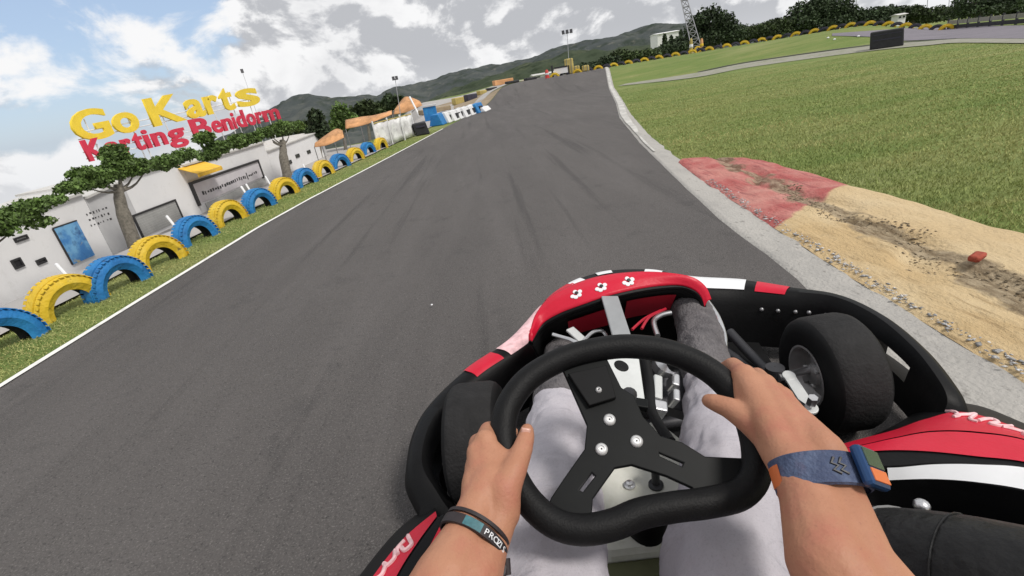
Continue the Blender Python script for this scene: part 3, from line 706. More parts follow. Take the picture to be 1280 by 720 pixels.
def fartree(name, px, pyb, D, cl, n, ls, label, lm='leaf_dark', group=None, r0=.15):
    b = P(px, pyb, D); b.z = min(b.z, hT(b.x, b.y)+.0) if hT(b.x, b.y) < b.z else hT(b.x, b.y)
    cs = [farclump(*c, D) for c in cl]; top = cs[0][0]
    return tree(name, b, [b.lerp(top, .5), top], cs, ls, n, label, 'tree' if 'tree' in name else 'shrub', lm, r0, group, branches=False)
# behind the paddock
fartree('dark_tree', 395, 180, 46, [(396, 152, 9, 14), (392, 165, 10, 8), (402, 162, 9, 10)], 1500, .5, 'narrow dark tree beside the long low white building', group='trees behind the paddock')
fartree('dark_tree', 427, 170, 50, [(427, 146, 12, 16), (420, 158, 12, 8), (438, 150, 10, 9)], 1800, .4, 'tall dark tree between the two orange canopies', 'leaf', group='trees behind the paddock')
fartree('dark_tree', 458, 160, 56, [(458, 136, 14, 10), (446, 142, 12, 9), (472, 138, 10, 8)], 1600, .55, 'rounded green tree rising above the long orange canopy', 'leaf_mid', group='trees behind the paddock')
fartree('dark_tree', 488, 150, 60, [(488, 128, 12, 9), (478, 134, 12, 7), (500, 126, 7, 6)], 1400, .55, 'low bushy tree left of the large orange canopy', group='trees behind the paddock')
fartree('dark_tree', 372, 185, 60, [(372, 160, 26, 8), (345, 165, 16, 7), (405, 168, 20, 6)], 1500, .5, 'wide hedge like tree behind the second plane tree', 'leaf_mid', group='trees behind the paddock')
# right of the track end
fartree('scrub_bush', 745, 92, 36, [(735, 88, 16, 9), (760, 82, 18, 10), (715, 92, 12, 7)], 4200, .22, 'dark scrub bush left of the yellow tyres on the bank', 'leaf_dark', 'scrub along the far bank')
fartree('scrub_bush', 790, 82, 37, [(790, 74, 20, 9), (775, 72, 14, 9), (812, 70, 16, 8)], 4200, .22, 'brownish scrub bush in the middle of the far bank', 'leaf_mid', 'scrub along the far bank')
fartree('scrub_bush', 835, 70, 38, [(832, 64, 16, 7), (850, 60, 14, 7)], 3000, .22, 'low scrub bush just left of the light tower', 'leaf_dark', 'scrub along the far bank')
fartree('big_tree', 890, 62, 40, [(886, 30, 22, 19), (870, 36, 14, 14), (905, 35, 16, 16), (915, 44, 20, 11), (880, 50, 22, 10)], 10000, .22, 'big round dark tree right of the light tower', 'leaf_dark', 'trees beyond the infield', .3)
fartree('hedge_tree', 950, 50, 42, [(945, 40, 26, 9), (925, 46, 18, 8), (970, 33, 20, 9), (965, 42, 22, 8)], 8000, .21, 'mid green hedge tree right of the big round tree', 'leaf_mid', 'trees beyond the infield', .2)
fartree('big_tree', 1020, 42, 42, [(1010, 14, 24, 13), (1035, 12, 26, 16), (1055, 20, 20, 12), (1000, 28, 22, 12), (1030, 32, 30, 10)], 12000, .22, 'wide dark tree clump left of the black block', 'leaf_dark', 'trees beyond the infield', .3)
fartree('hedge_tree', 1085, 30, 42, [(1075, 22, 20, 9), (1100, 18, 20, 9), (1120, 17, 16, 8), (1090, 28, 26, 6)], 8000, .2, 'hedge tree directly behind the black block', 'leaf_dark', 'trees beyond the infield', .2)
fartree('hedge_tree', 1150, 26, 43, [(1140, 14, 14, 7), (1160, 17, 22, 7), (1185, 17, 20, 7), (1130, 20, 14, 7), (1170, 22, 30, 5)], 8000, .2, 'hedge tree below the thin masts', 'leaf_mid', 'trees beyond the infield', .2)
fartree('big_tree', 1240, 22, 34, [(1215, 4, 22, 12), (1245, 0, 26, 16), (1275, 0, 24, 16), (1235, 12, 40, 8), (1300, 4, 30, 16), (1290, 12, 30, 8)], 12000, .19, 'dark tree mass at the right edge of the picture', 'leaf_dark', 'trees beyond the infield', .3)
for i, (px, py, ry) in enumerate([(831, 47, 5), (839, 49, 5), (851, 43, 6)]): fartree('cypress_tree', px, py+10, 60, [(px, py, 2.6, ry), (px, py+4, 3.2, ry)], 500, .22, ['leftmost of the three small dark trees by the greenhouse', 'middle one of the three small dark trees by the greenhouse', 'rightmost of the three small dark trees by the greenhouse'][i], 'leaf_dark', 'small trees by the greenhouse', .08)
fartree('hedge_tree', 860, 60, 46, [(855, 52, 16, 7), (840, 56, 14, 5)], 1800, .3, 'small hedge tree behind the foot of the light tower', 'leaf_dark', 'trees beyond the infield', .15)

# ------------------------------------------------------------------ far tyre row along the bank
fr = crom([Vector((*p, 0)) for p in [(694, 102), (722, 95), (748, 88.5), (767, 84.5), (785, 80), (805, 75.5), (823, 71.5), (844, 67.5), (865, 65), (886, 60.5), (908, 57), (930, 53.5), (952, 50), (972, 47.5), (995, 45), (1018, 42.5), (1041, 40), (1063, 38), (1087, 36), (1110, 34), (1132, 33), (1157, 31.5), (1184, 30.5)]], 44)
pf = {}
ORD2 = 'first second third fourth fifth sixth seventh eighth ninth tenth eleventh twelfth thirteenth fourteenth fifteenth sixteenth seventeenth eighteenth nineteenth twentieth twenty-first twenty-second twenty-third'.split()
for i, q in enumerate(fr):
    c = 'y' if i % 2 == 0 else 'n'; D = float(np.interp(q.x, [690, 760, 870, 960, 1040, 1110, 1190], [25, 25.5, 25, 24, 22.5, 20.5, 18])); p = P(q.x, q.y, D)
    lab = '%s %s half-buried tyre from the left in the far row on the bank' % (ORD2[i//2], 'yellow' if c == 'y' else 'dark')
    if c not in pf:
        o = tyre_mesh('half_buried_tyre', 'yellow' if c == 'y' else 'navy'); pf[c] = o
        tag(o, lab, 'tyre', ('yellow' if c == 'y' else 'dark')+' tyres of the far row')
    else: o = pf[c].copy(); COL.objects.link(o); o['label'] = lab
    nx = fr[min(i+1, 44)]; pv = fr[max(i-1, 0)]; d = P(nx.x, nx.y, D)-P(pv.x, pv.y, D)
    sc = 1.3
    o.scale = (sc, sc, sc)
    o.location = (p.x, p.y, hT(p.x, p.y)-.07); o.rotation_euler = (random.uniform(0, 6), 0, math.atan2(p.y, p.x)+random.uniform(-.15, .15))

# ------------------------------------------------------------------ infield and far objects
def axes_to(p):
    f = Vector((p.x, p.y, 0)).normalized(); return (Vector((f.y, -f.x, 0)), f, Vector((0, 0, 1)))
b = at(1107, 60); A = axes_to(b); D = (b-CAM).dot(FWD)
w, h = 35*D/FOC, 20*D/FOC
t = thing('black_block', b, 'black square block standing on the worn path at right', 'block')
m = MB(); c = b+A[2]*(h/2+.01)
m.hexa([c-A[0]*w*.46-A[1]*.2-A[2]*h/2, c+A[0]*w*.5-A[1]*.2-A[2]*h/2, c+A[0]*w*.5+A[1]*.2-A[2]*h/2, c-A[0]*w*.46+A[1]*.2-A[2]*h/2, c-A[0]*w*.5-A[1]*.2+A[2]*h/2, c+A[0]*w*.44-A[1]*.2+A[2]*h/2, c+A[0]*w*.44+A[1]*.2+A[2]*h/2, c-A[0]*w*.5+A[1]*.2+A[2]*h/2]); m.build('body', 'black_rub', t, smooth=False, bevel=.03)
m = MB(); m.box(c-A[1]*.206, (w*.8, .012, h*.06), A); m.box(c-A[1]*.206+A[2]*h*.3, (w*.8, .012, h*.04), A); m.build('rib', 'navy', t, smooth=False)
# light tower on the bank with tyres stacked round its foot
b = P(872, 66, 27); b.z = hT(b.x, b.y); A = axes_to(b)
top = P(845, -40, 27); mid = P(866, 50, 27)
t = thing('light_tower', b, 'leaning lattice light tower at the edge of the far bank', 'light tower')
m = MB(); ax_ = (top-b); s0 = .34; corners = [A[0]*s0+A[1]*s0, -A[0]*s0+A[1]*s0, -A[0]*s0-A[1]*s0, A[0]*s0-A[1]*s0]; nb = 13
pt = lambda k, i: b+ax_*(i/nb)+corners[k]*(1.0-.6*i/nb)*.75
for k in range(4): m.tube([pt(k, i) for i in range(nb+1)], .026, 6)
tag(m.build('mast', 'steel', t))
m = MB()
for i in range(nb):
    for k in range(4): m.tube([pt(k, i), pt((k+1) % 4, i+1)], .02, 5); m.tube([pt(k, i), pt((k+1) % 4, i)], .02, 5)
m.build('lattice', 'steel', t)
m = MB(); 
for k in range(2): m.box(top+A[0]*(k-.5)*.5+A[2]*.1, (.4, .2, .3), A)
m.build('floodlight', 'dark_metal', t, smooth=False)
def stack_tyre(px, py, m_, lab, sc=1.0, D=25.5, up=False):
    p = P(px, py, D); p.z = hT(p.x, p.y)+.15*sc; o = tyre_mesh('tower_tyre', m_); o.scale = (sc,)*3; o.location = p
    o.rotation_euler = (0, 0, math.atan2(p.y, p.x)+.3) if up else (.2, math.radians(80), 0)
    tag(o, lab, 'tyre', 'tyres at the foot of the light tower'); return o
stack_tyre(872, 63, 'yellow', 'yellow tyre standing upright against the light tower foot', .85, 25.2, True)
stack_tyre(880, 62, 'black_rub', 'black tyre leaning right of the upright yellow tyre', .7, 25.6, True)
o = stack_tyre(862, 63, 'black_rub', 'black tyre left of the upright yellow tyre', .7, 25.8, True)
def bollard(px, py0, py1, D, m_, label, cat, name, wpx=6, m2=None):
    p = P(px, py1, D); q = P(px, py0, D); z0 = hT(p.x, p.y); hh = q.z-z0; w = wpx*D/FOC
    t = thing(name, (p.x, p.y, z0), label, cat); m = MB(); m.lathe([(w*.5, 0), (w*.5, hh*.1), (w*.42, hh*.12), (w*.36, hh*.8), (w*.2, hh), (1e-3, hh)], (p.x, p.y, z0), (0, 0, 1), 12); m.build('body', m_, t)
    m = MB(); m.lathe([(w*.43, hh*.4), (w*.45, hh*.42), (w*.44, hh*.58), (w*.40, hh*.6)], (p.x, p.y, z0), (0, 0, 1), 12); m.build('band', m2 or 'white_st', t); return t
bollard(864, 48, 64, 25.6, 'hay', 'pale yellow bollard left of the light tower foot', 'bollard', 'bollard', 5)
bollard(877, 48, 62, 26.4, 'awning_o', 'orange bollard right of the light tower foot', 'bollard', 'bollard', 5, 'yellow')
bollard(685, 87, 104, 24.0, 'redpost', 'red marker post by the far end of the track', 'marker post', 'marker_post', 6)
# framed gate board with straw bales by the end of the track
D = 25.; c = P(702, 96, D); c.z = hT(c.x, c.y); A = axes_to(c); hb = (P(702, 83, D).z-c.z); w = 17*D/FOC
t = thing('gate_board', c, 'white board in a dark frame at the far end of the track', 'board')
m = MB(); m.box(c+A[2]*hb*.55, (w, .05, hb*.62), A); m.build('board', 'white_wall', t, smooth=False)
m = MB(); m.box(c-A[0]*(w/2+.09)+A[2]*hb*.62, (.1, .08, hb*1.24), A); m.box(c+A[0]*(w/2+.05)+A[2]*hb*.5, (.07, .08, hb), A); m.box(c+A[2]*hb*.93, (w, .07, .07), A); m.build('frame', 'black_frame', t, smooth=False)
for i, (px, py, wd) in enumerate([(713, 99, 11), (722, 100, 8), (733, 97, 9)]):
    p = P(px, py, 25.5); z0 = hT(p.x, p.y); A = axes_to(p)
    t = thing('straw_bale', (p.x, p.y, z0), ['straw coloured bale right beside the white gate board', 'middle straw coloured bale right of the gate board', 'straw coloured bale nearest the far yellow tyres'][i], 'bale', 'straw bales by the track end')
    hh = (.75, .35, .3)[i]; m = MB(); m.box((p.x, p.y, z0+hh/2), (wd*25/FOC, .5, hh), A); m.build('bale', 'hay', t, smooth=False, bevel=.06)
    m = MB(); 
    for k in (-.25, .25): m.box(Vector((p.x, p.y, z0+hh/2))+A[0]*k*wd*25/FOC, (.03, .52, hh+.02), A)
    m.build('twine', 'path', t, smooth=False)
# low white wall and far sheds between hill foot and track
def shed(px0, px1, py, hpx, D, label, wm='white_wall', rm='roof_tile', name='far_shed', group=None):
    a, b = P(px0, py, D), P(px1, py-(px1-px0)*.22, D); c = (a+b)/2; X = (b-a); X.z = 0; L_ = X.length; X.normalize(); Y = Vector((-X.y, X.x, 0)); Z = Vector((0, 0, 1))
    hh = hpx*D/FOC; t = thing(name, c, label, 'building', group); m = MB(); dp = min(3, L_); m.box(c+Z*(hh/2-.8)+Y*dp/2, (L_, dp, hh+1.6), (X, Y, Z)); m.build('wall', wm, t, smooth=False)
    m = MB(); e = c+Y*dp/2+Z*hh; dq = dp/2+.15
    pts = [e-X*(L_/2+.1)-Y*dq, e+X*(L_/2+.1)-Y*dq, e+X*(L_/2+.1)+Y*dq, e-X*(L_/2+.1)+Y*dq]; r_ = [e-X*(L_/2+.1)+Z*hh*.35, e+X*(L_/2+.1)+Z*hh*.35]
    m.add([*pts, *r_], [(0, 1, 5, 4), (2, 3, 4, 5), (0, 4, 3), (1, 2, 5), (3, 2, 1, 0)]); m.build('roof', rm, t, smooth=False)
    m = MB(); nw = 0 if name == 'greenhouse' else max(2, int((px1-px0)/9))
    for k in range(nw): m2 = MB(); m2.box(c-X*L_/2+X*L_*(k+.5)/nw+Z*hh*.5-Y*.01, (L_/nw*.45, .04, hh*.4), (X, Y, Z)); m2.build('window', 'glassdark', t, smooth=False)
    return t
shed(640, 668, 112, 6, 42, 'long low white shed left of the white gate board', group='sheds at the foot of the hill')
shed(668, 700, 101, 5, 44, 'pale shed partly behind the red marker post', group='sheds at the foot of the hill')
shed(600, 632, 124, 5, 52, 'small white shed at the foot of the wooded hill', group='sheds at the foot of the hill')
shed(822, 850, 48, 4, 70, 'white greenhouse beside the big round tree', 'white_wall', 'white_wall', 'greenhouse')
shed(565, 590, 133, 4, 50, 'farthest left pale shed below the hill', group='sheds at the foot of the hill')
shed(1122, 1132, 25, 5, 38, 'tiny pale hut in front of the hedge', 'white_wall', 'roof_tile', 'hut')
def bale(px, py, wpx, hpx, D, m_, label, name='barrier_block', cat='barrier', group='blocks beside the dirt run-off'):
    p = P(px, py, D); p.z = max(p.z, hT(p.x, p.y)); A = axes_to(p); A = ((A[0]+A[1]*.5).normalized(), (A[1]-A[0]*.5).normalized(), A[2])
    o = MB().box(p+A[2]*hpx*D/FOC*.5, (wpx*D/FOC, .5, hpx*D/FOC), A).build(name, m_, smooth=False, bevel=.04); tag(o, label, cat, group); return o
bale(590, 132, 14, 8, 26, 'navy', 'dark block behind the blue and white barrier')
bale(578, 133, 22, 8, 27, 'hay', 'straw yellow block left of the dark block', 'straw_block')
bale(604, 127, 10, 5, 29, 'hay', 'small straw yellow block right of the dark block', 'straw_block')
bale(616, 123, 12, 3, 30, 'black_rub', 'flat black mat block on the dirt run-off')
bale(642, 116, 16, 3, 30, 'black_rub', 'second flat black mat block farther along the dirt')
bale(664, 108, 14, 3, 31, 'black_rub', 'third flat black mat block near the red marker post')
bale(630, 111, 26, 6, 38, 'awning_o', 'low rust coloured block below the sheds', 'rust_block')
bale(545, 146, 40, 6, 22, 'dirt', 'earth coloured low block behind the barrier', 'earth_block')
# blue and white crash barrier, each block on its own
bar = [(552, 155, 'blue'), (560, 152.5, 'post_w'), (567, 150.5, 'post_w'), (574, 148, 'post_w'), (581, 146, 'post_w'), (588, 143.5, 'post_w'), (596, 141, 'blue'), (604, 139, 'post_w')]
for i, (px, py, mm) in enumerate(bar):
    p = at(px, py, 60); A = axes_to(p); d = Vector((.20, 1, 0)).normalized(); A = (d, Vector((d.y, -d.x, 0)), Vector((0, 0, 1))); hh = .30 if i < 7 else .14
    t = thing('crash_barrier', p, ['blue plastic barrier block next to the blue container', 'white barrier block first after the blue one', 'white barrier block second after the blue one', 'white barrier block third after the blue one', 'white barrier block fourth after the blue one', 'white barrier block just before the far blue block', 'blue barrier block at the far end of the barrier', 'low white kerb block ending the barrier'][i], 'barrier', 'blocks of the blue and white barrier')
    m = MB(); m.hexa([p-A[0]*.55-A[1]*.2, p+A[0]*.55-A[1]*.2, p+A[0]*.55+A[1]*.2, p-A[0]*.55+A[1]*.2, p-A[0]*.55-A[1]*.1+A[2]*hh, p+A[0]*.55-A[1]*.1+A[2]*hh, p+A[0]*.55+A[1]*.1+A[2]*hh, p-A[0]*.55+A[1]*.1+A[2]*hh]); m.build('block', mm, t, smooth=False, bevel=.02)
    if 0 < i < 7: m = MB(); m.box(p+A[1]*.155+A[2]*hh*.42, (.45, .06, hh*.5), A); m.build('opening', 'black_frame', t, smooth=False)
# blue container, black box and white mesh banners beside the track
p = at(541, 158, 60); A = axes_to(p); D = (p-CAM).dot(FWD)+3; p = P(541, 156, D); p.z = 0
t = thing('blue_container', p, 'small blue container with a pale lid behind the black box', 'container')
m = MB(); m.box(p+A[2]*.22, (16*D/FOC, .6, .46), A); m.build('body', 'blue', t, smooth=False, bevel=.02); m = MB(); m.box(p+A[2]*.475, (18*D/FOC, .66, .05), A); m.build('lid', 'grey_wall', t, smooth=False)
p = at(528, 169, 60); A = axes_to(p); D = (p-CAM).dot(FWD); hh = 15*D/FOC
t = thing('black_box', p, 'black box standing at the edge of the track by the banners', 'box'); c = p+A[2]*hh*.5
m = MB(); m.box(c+A[1]*.15, (17*D/FOC, .32, hh), (A[0], A[1], (A[2]-A[0]*.2).normalized())); m.build('body', 'black_rub', t, smooth=False, bevel=.02)
m = MB(); m.box(c-A[1]*.02+A[2]*hh*.2, (11*D/FOC, .02, hh*.12), A); m.build('handle', 'navy', t, smooth=False)
# banner fence
f0, f1 = at(474, 187, 60), at(520, 170, 60); t = thing('banner_fence', f0.lerp(f1, .5), 'pale mesh banner fence between the tyres and the black box', 'fence')
X = (f1-f0); L_ = X.length; X.normalize(); Z = Vector((0, 0, 1)); Y = X.cross(Z); npan = 3; hf = 29*(f0-CAM).dot(FWD)/FOC
MT['mesh_banner'] = layered('mesh_banner', [(.60, .59, .59), ((.82, .82, .81), 2.6, .48, .58, None, .9), ((.36, .35, .36), 4, .53, .64, None, .8)], .8, .1, 20)
for k in range(npan):
    a = f0+X*L_*k/npan; bb = f0+X*L_*(k+1)/npan; m = MB(); rows = []
    for i in range(5):
        rows.append([a.lerp(bb, j/8)+Z*(hf*i/4+.02)+Y*.03*math.sin(j*1.3+k)*math.sin(i*.9) for j in range(9)])
    m.grid(rows).build('banner_panel', 'mesh_banner', t, solid=.012)
for k in range(npan+1):
    a = f0+X*L_*k/npan; MB().tube([a-Z*.1, a+Z*(hf+.08)], .018, 6).build('post', 'post_w', t)
MB().tube([f0+Z*(hf+.03), f1+Z*(hf+.03)], .012, 6).build('top_rail', 'hay', t)
# orange canopies
def canopy(pts, D, label, name='orange_canopy', wire=True):
    """pts: ridge/eave pixel polyline pairs (top, bottom)."""
    c = P(*pts[len(pts)//2][1], D); t = thing(name, (c.x, c.y, hT(c.x, c.y)), label, 'canopy', 'orange canopies in the paddock'); rows = [[], [], []]
    tops = crom([Vector((*a, 0)) for a, b in pts], 16); bots = crom([Vector((*b, 0)) for a, b in pts], 16)
    for i, (a, b) in enumerate(zip(tops, bots)):
        pa, pb = P(a.x, a.y, D+1.2), P(b.x, b.y, D-.6); pm = pa.lerp(pb, .5)+Vector((0, 0, .1+.06*math.sin(i*2.2)))
        rows[0].append(pa); rows[1].append(pm); rows[2].append(pb)
    MB().grid(rows).build('canvas', 'awning_o', t, solid=.03)
    for i in (0, 5, 11, 16):
        b = rows[2][i]; MB().tube([(b.x, b.y, hT(b.x, b.y)-.1), b], .035, 6).build('post', 'steel', t)
    return t
canopy([((395, 178), (393, 184)), ((418, 162), (410, 181)), ((428, 163), (430, 172))], 36, 'orange canopy nearest the long low white building')
canopy([((432, 150), (432, 161)), ((452, 146), (452, 157)), ((468, 144), (470, 151)), ((490, 138), (490, 143))], 40, 'long orange canopy in the middle of the paddock')
canopy([((494, 136), (492, 143)), ((505, 122), (508, 140)), ((514, 122), (522, 134)), ((524, 126), (528, 132))], 42, 'large peaked orange canopy beside the white pole')
b = P(526, 150, 24); MBp = MB().tube([(b.x, b.y, hT(b.x, b.y)-.1), P(512, 121, 24)], .045, 8).build('white_pole', 'post_w'); tag(MBp, 'leaning white pole in front of the large orange canopy', 'pole')
# lamp posts
def lamp(px, pyt, pyb, D, label, n=2, spread=4, xb=None):
    b = P(xb or px+4, pyb, D); z0 = hT(b.x, b.y); tp = P(px, pyt, D); A = axes_to(b)
    t = thing('lamp_post', (b.x, b.y, z0), label, 'lamp post', 'lamp posts around the track'); MB().tube([(b.x, b.y, z0-.2), tp], [.028, .018], 8).build('pole', 'steel', t)
    m = MB(); m.tube([tp-A[0]*spread*D/FOC*(n-1)/2, tp+A[0]*spread*D/FOC*(n-1)/2], .02, 6).build('crossbar', 'steel', t)
    for k in range(n):
        q = tp+A[0]*spread*D/FOC*(k-(n-1)/2); MB().box(q+A[2]*.06*D/30, (.085*D/15, .10*D/15, .12*D/15), (A[0], A[1], (A[2]+A[1]*.4).normalized())).build('lamp_head', 'dark_metal', t, smooth=False)
lamp(494, 99, 150, 34, 'lamp post left of the peaked orange canopy against the hill', 2, 4, 500)
lamp(709, 41, 96, 40, 'tall lamp post with three heads above the track end', 3, 5, 712)
lamp(303, 90, 168, 52, 'thin lamp post behind the yellow letters', 1, 3, 330)
for i, (px, pt_, pb) in enumerate([(1161, -6, 26), (1188, -4, 24), (1072, -8, 24)]):
    b = P(px, pb, 44); tp = P(px-1, pt_, 44); t = thing('thin_mast', (b.x, b.y, hT(b.x, b.y)), ['thin mast in the gap of sky at upper right', 'thin mast beside the dark tree mass at right', 'thin mast above the wide dark tree clump'][i], 'mast', 'masts beyond the infield'); MB().tube([(b.x, b.y, hT(b.x, b.y)), tp], .03, 6).build('pole', 'steel', t); MB().box(tp, (.3, .1, .1)).build('crossarm', 'steel', t, smooth=False)
# long low guard fence behind the far track
a, bb = P(1186, 30, 18.5), P(1330, 34, 12.6); t = thing('guard_fence', a, 'long dark guard fence behind the far track at right', 'fence'); X = bb-a; n = 9
for k in range(n):
    p0, p1 = a+X*k/n, a+X*(k+1)/n; p0 = Vector((p0.x, p0.y, hT(p0.x, p0.y))); p1 = Vector((p1.x, p1.y, hT(p1.x, p1.y))); Z = Vector((0, 0, 1))
    for z0, z1, mm, nm in ((.02, .14, 'black_rub', 'lower_rail'), (.17, .30, 'path', 'upper_rail')): MB().hexa([p0+Z*z0, p1+Z*z0, p1+Z*z0+Vector((0, .05, 0)), p0+Z*z0+Vector((0, .05, 0)), p0+Z*z1, p1+Z*z1, p1+Z*z1+Vector((0, .05, 0)), p0+Z*z1+Vector((0, .05, 0))]).build(nm, mm, t, smooth=False)
    MB().box(p0+Z*.17, (.05, .05, .36)).build('post', 'dark_metal', t, smooth=False)
# white stakes behind the near tyres
for i, (px0, py0, px1, py1) in enumerate([(71, 331, 96, 358), (209, 271, 222, 287), (302, 234, 310, 246), (308, 231, 316, 244), (332, 221, 338, 231), (379, 206, 383, 214)]):
    D = 3.9+i*.9; b, tp = P(px1, py1, D), P(px0, py0, D)
    t = thing('white_stake', b, 'leaning white stake behind the %s tyre of the row' % ['nearest yellow', 'fourth nearest', 'sixth nearest, left one of a pair', 'sixth nearest, right one of a pair', 'seventh nearest', 'ninth nearest'][i], 'stake', 'white stakes behind the tyre row')
    bz = hT(b.x, b.y); e = b+(b-tp)*((b.z-bz)/max(.02, tp.z-b.z)+.05)
    MB().tube([e, tp], .013, 8).build('shaft', 'post_w', t); MB().ball(tp, .015, 8).build('cap', 'white_st', t)
for i, (px, py) in enumerate([(1035, 48), (1043, 50), (1073, 46), (541, 386)]):
    p = at(px, py, 60); o = MB().ball(p+Vector((0, 0, .02)), (.055, .03, .03) if i < 3 else (.005, .006, .003), 8).build('litter', 'white_st'); tag(o, ['largest scrap of white litter on the infield grass', 'tiny scrap of litter right of the largest scrap', 'scrap of white litter near the black block', 'small white pebble on the asphalt left of the kart'][i], 'litter')

# ------------------------------------------------------------------ go-kart
def surf(net):
    net = [[Vector(p) for p in r] for r in net]; nr, nc = len(net), len(net[0])
    def cr(a, b, c, d, f): return .5*((2*b)+(c-a)*f+(2*a-5*b+4*c-d)*f*f+(3*b-a-3*c+d)*f**3)
    def ev(u, v):
        k = max(0, min(int(u), nc-2)); f = u-k; j = max(0, min(int(v), nr-2)); g = v-j
        def row(r):
            r = net[max(0, min(nr-1, r))]; q = lambda i: r[max(0, min(nc-1, i))]
            return cr(q(k-1), q(k), q(k+1), q(k+2), f)
        return row(j).lerp(row(j+1), g)
    return ev
def snormal(f, u, v):
    e = .02; a = f(u+e, v)-f(u-e, v); b = f(u, v+e)-f(u, v-e); n = a.cross(b); return n.normalized() if n.length > 1e-12 else Vector((0, 0, 1))
def patch(f, u0, u1, v0, v1, nu, nv, off=0., wob=0.):
    rows = []
    for i in range(nv+1):
        v = v0+(v1-v0)*i/nv; row = []
        for k in range(nu+1):
            u = u0+(u1-u0)*k/nu; n = snormal(f, u, v)
            row.append(f(u, v)+(n*off if n.z > 0 else -n*off))
        rows.append(row)
    return MB().grid(rows)
kart = thing('go_kart', Vector((.28, .7, 0)), 'red and black rental go-kart driven from the seat, filling the lower right', 'go-kart')
# wrap-round bumper
BP = [(560, 668, .085, .03), (530, 628, .115, .035), (509, 578, .150, .035), (527, 515, .172, .05), (580, 460, .19, .06), (640, 418, .205, .07), (694, 362, .22, .10), (748, 339, .228, .12), (810, 335, .228, .12), (864, 344, .215, .10), (930, 348, .20, .09), (990, 357, .198, .06), (1050, 366, .20, .038), (1105, 390, .198, .032), (1155, 430, .18, .028), (1190, 471, .16, .028), (1207, 503, .14, .028), (1198, 530, .11, .026)]
bp = [K(a, b, z) for a, b, z, w in BP]; net = [[] for _ in range(10)]
for i, p in enumerate(bp):
    a, c = bp[max(0, i-1)], bp[min(len(bp)-1, i+1)]; t = (c-a); t.z = 0; t.normalize(); o = Vector((-t.y, t.x, 0)); zt, w = p.z, BP[i][3]
    sec = [(-.01, .045), (.013, .045+(zt-.045)*.26), (.016, .045+(zt-.045)*.58), (.004, zt-.012), (-.012, zt), (-.012-w*.55, zt+.002), (-.014-w*.8, zt-.010), (-.014-w*1.0, .045+(zt-.045)*.76), (-.016-w*1.15, .045+(zt-.045)*.46), (-.018-w*1.3, .045)]
    for r, (d, z) in enumerate(sec): net[r].append(Vector((p.x+o.x*d, p.y+o.y*d, z)))
bf = surf(net)
m = MB(); nu, ns_ = 170, 10; SL_ = [(1.62, 2.72), (13.1, 14.35)]
inslot = lambda u: any(a < u < b for a, b in SL_)
vs = [bf(17*k/nu, r) for k in range(nu+1) for r in range(ns_)]; fs = []
for k in range(nu):
    u = 17*(k+.5)/nu; s0 = inslot(u)
    for r in range(ns_):
        if s0 and r in (1, 7): continue
        fs.append((k*ns_+r, k*ns_+(r+1) % ns_, (k+1)*ns_+(r+1) % ns_, (k+1)*ns_+r))
    if s0: fs.append((k*ns_+2, k*ns_+7, (k+1)*ns_+7, (k+1)*ns_+2)); fs.append((k*ns_+1, (k+1)*ns_+1, (k+1)*ns_+8, k*ns_+8))
    nxt, prv = inslot(17*(k+1.5)/nu), inslot(17*(k-.5)/nu)
    if s0 and not prv: fs.append((k*ns_+1, k*ns_+2, k*ns_+7, k*ns_+8))
    if s0 and not nxt: fs.append(((k+1)*ns_+1, (k+1)*ns_+8, (k+1)*ns_+7, (k+1)*ns_+2))
fs += [tuple(range(ns_)), tuple(nu*ns_+r for r in range(ns_))[::-1]]
bum = m.add(vs, fs).build('bumper', 'blk_plastic', kart)
for (u0, u1, v0, v1, mm, nm) in [(3.95, 4.5, 3.2, 5.6, 'red_plastic', 'red_sticker'), (4.62, 5.62, 3.0, 5.7, 'pink_st', 'pale_sticker'), (5.75, 6.3, 2.8, 5.6, 'red_plastic', 'red_sticker'), (6.25, 6.55, 2.6, 4.6, 'white_st', 'white_sticker'), (6.9, 7.25, 2.6, 4.4, 'white_st', 'white_sticker'), (7.95, 8.35, 2.6, 4.4, 'white_st', 'white_sticker'), (8.75, 10.05, 3.2, 5.5, 'white_st', 'white_sticker'), (10.28, 10.98, 3.4, 5.6, 'red_plastic', 'red_sticker')]:
    patch(bf, u0, u1, v0, v1, 14, 6, .0025).build(nm, mm, bum)
for u in (10.5, 10.9, 11.3, 11.6, 3.3, 12.0):       # bolts along the inner wall
    q = bf(u, 7.2); n = snormal(bf, u, 7.2); MB().ball(q, .006, 8).build('bolt', 'steel', bum)
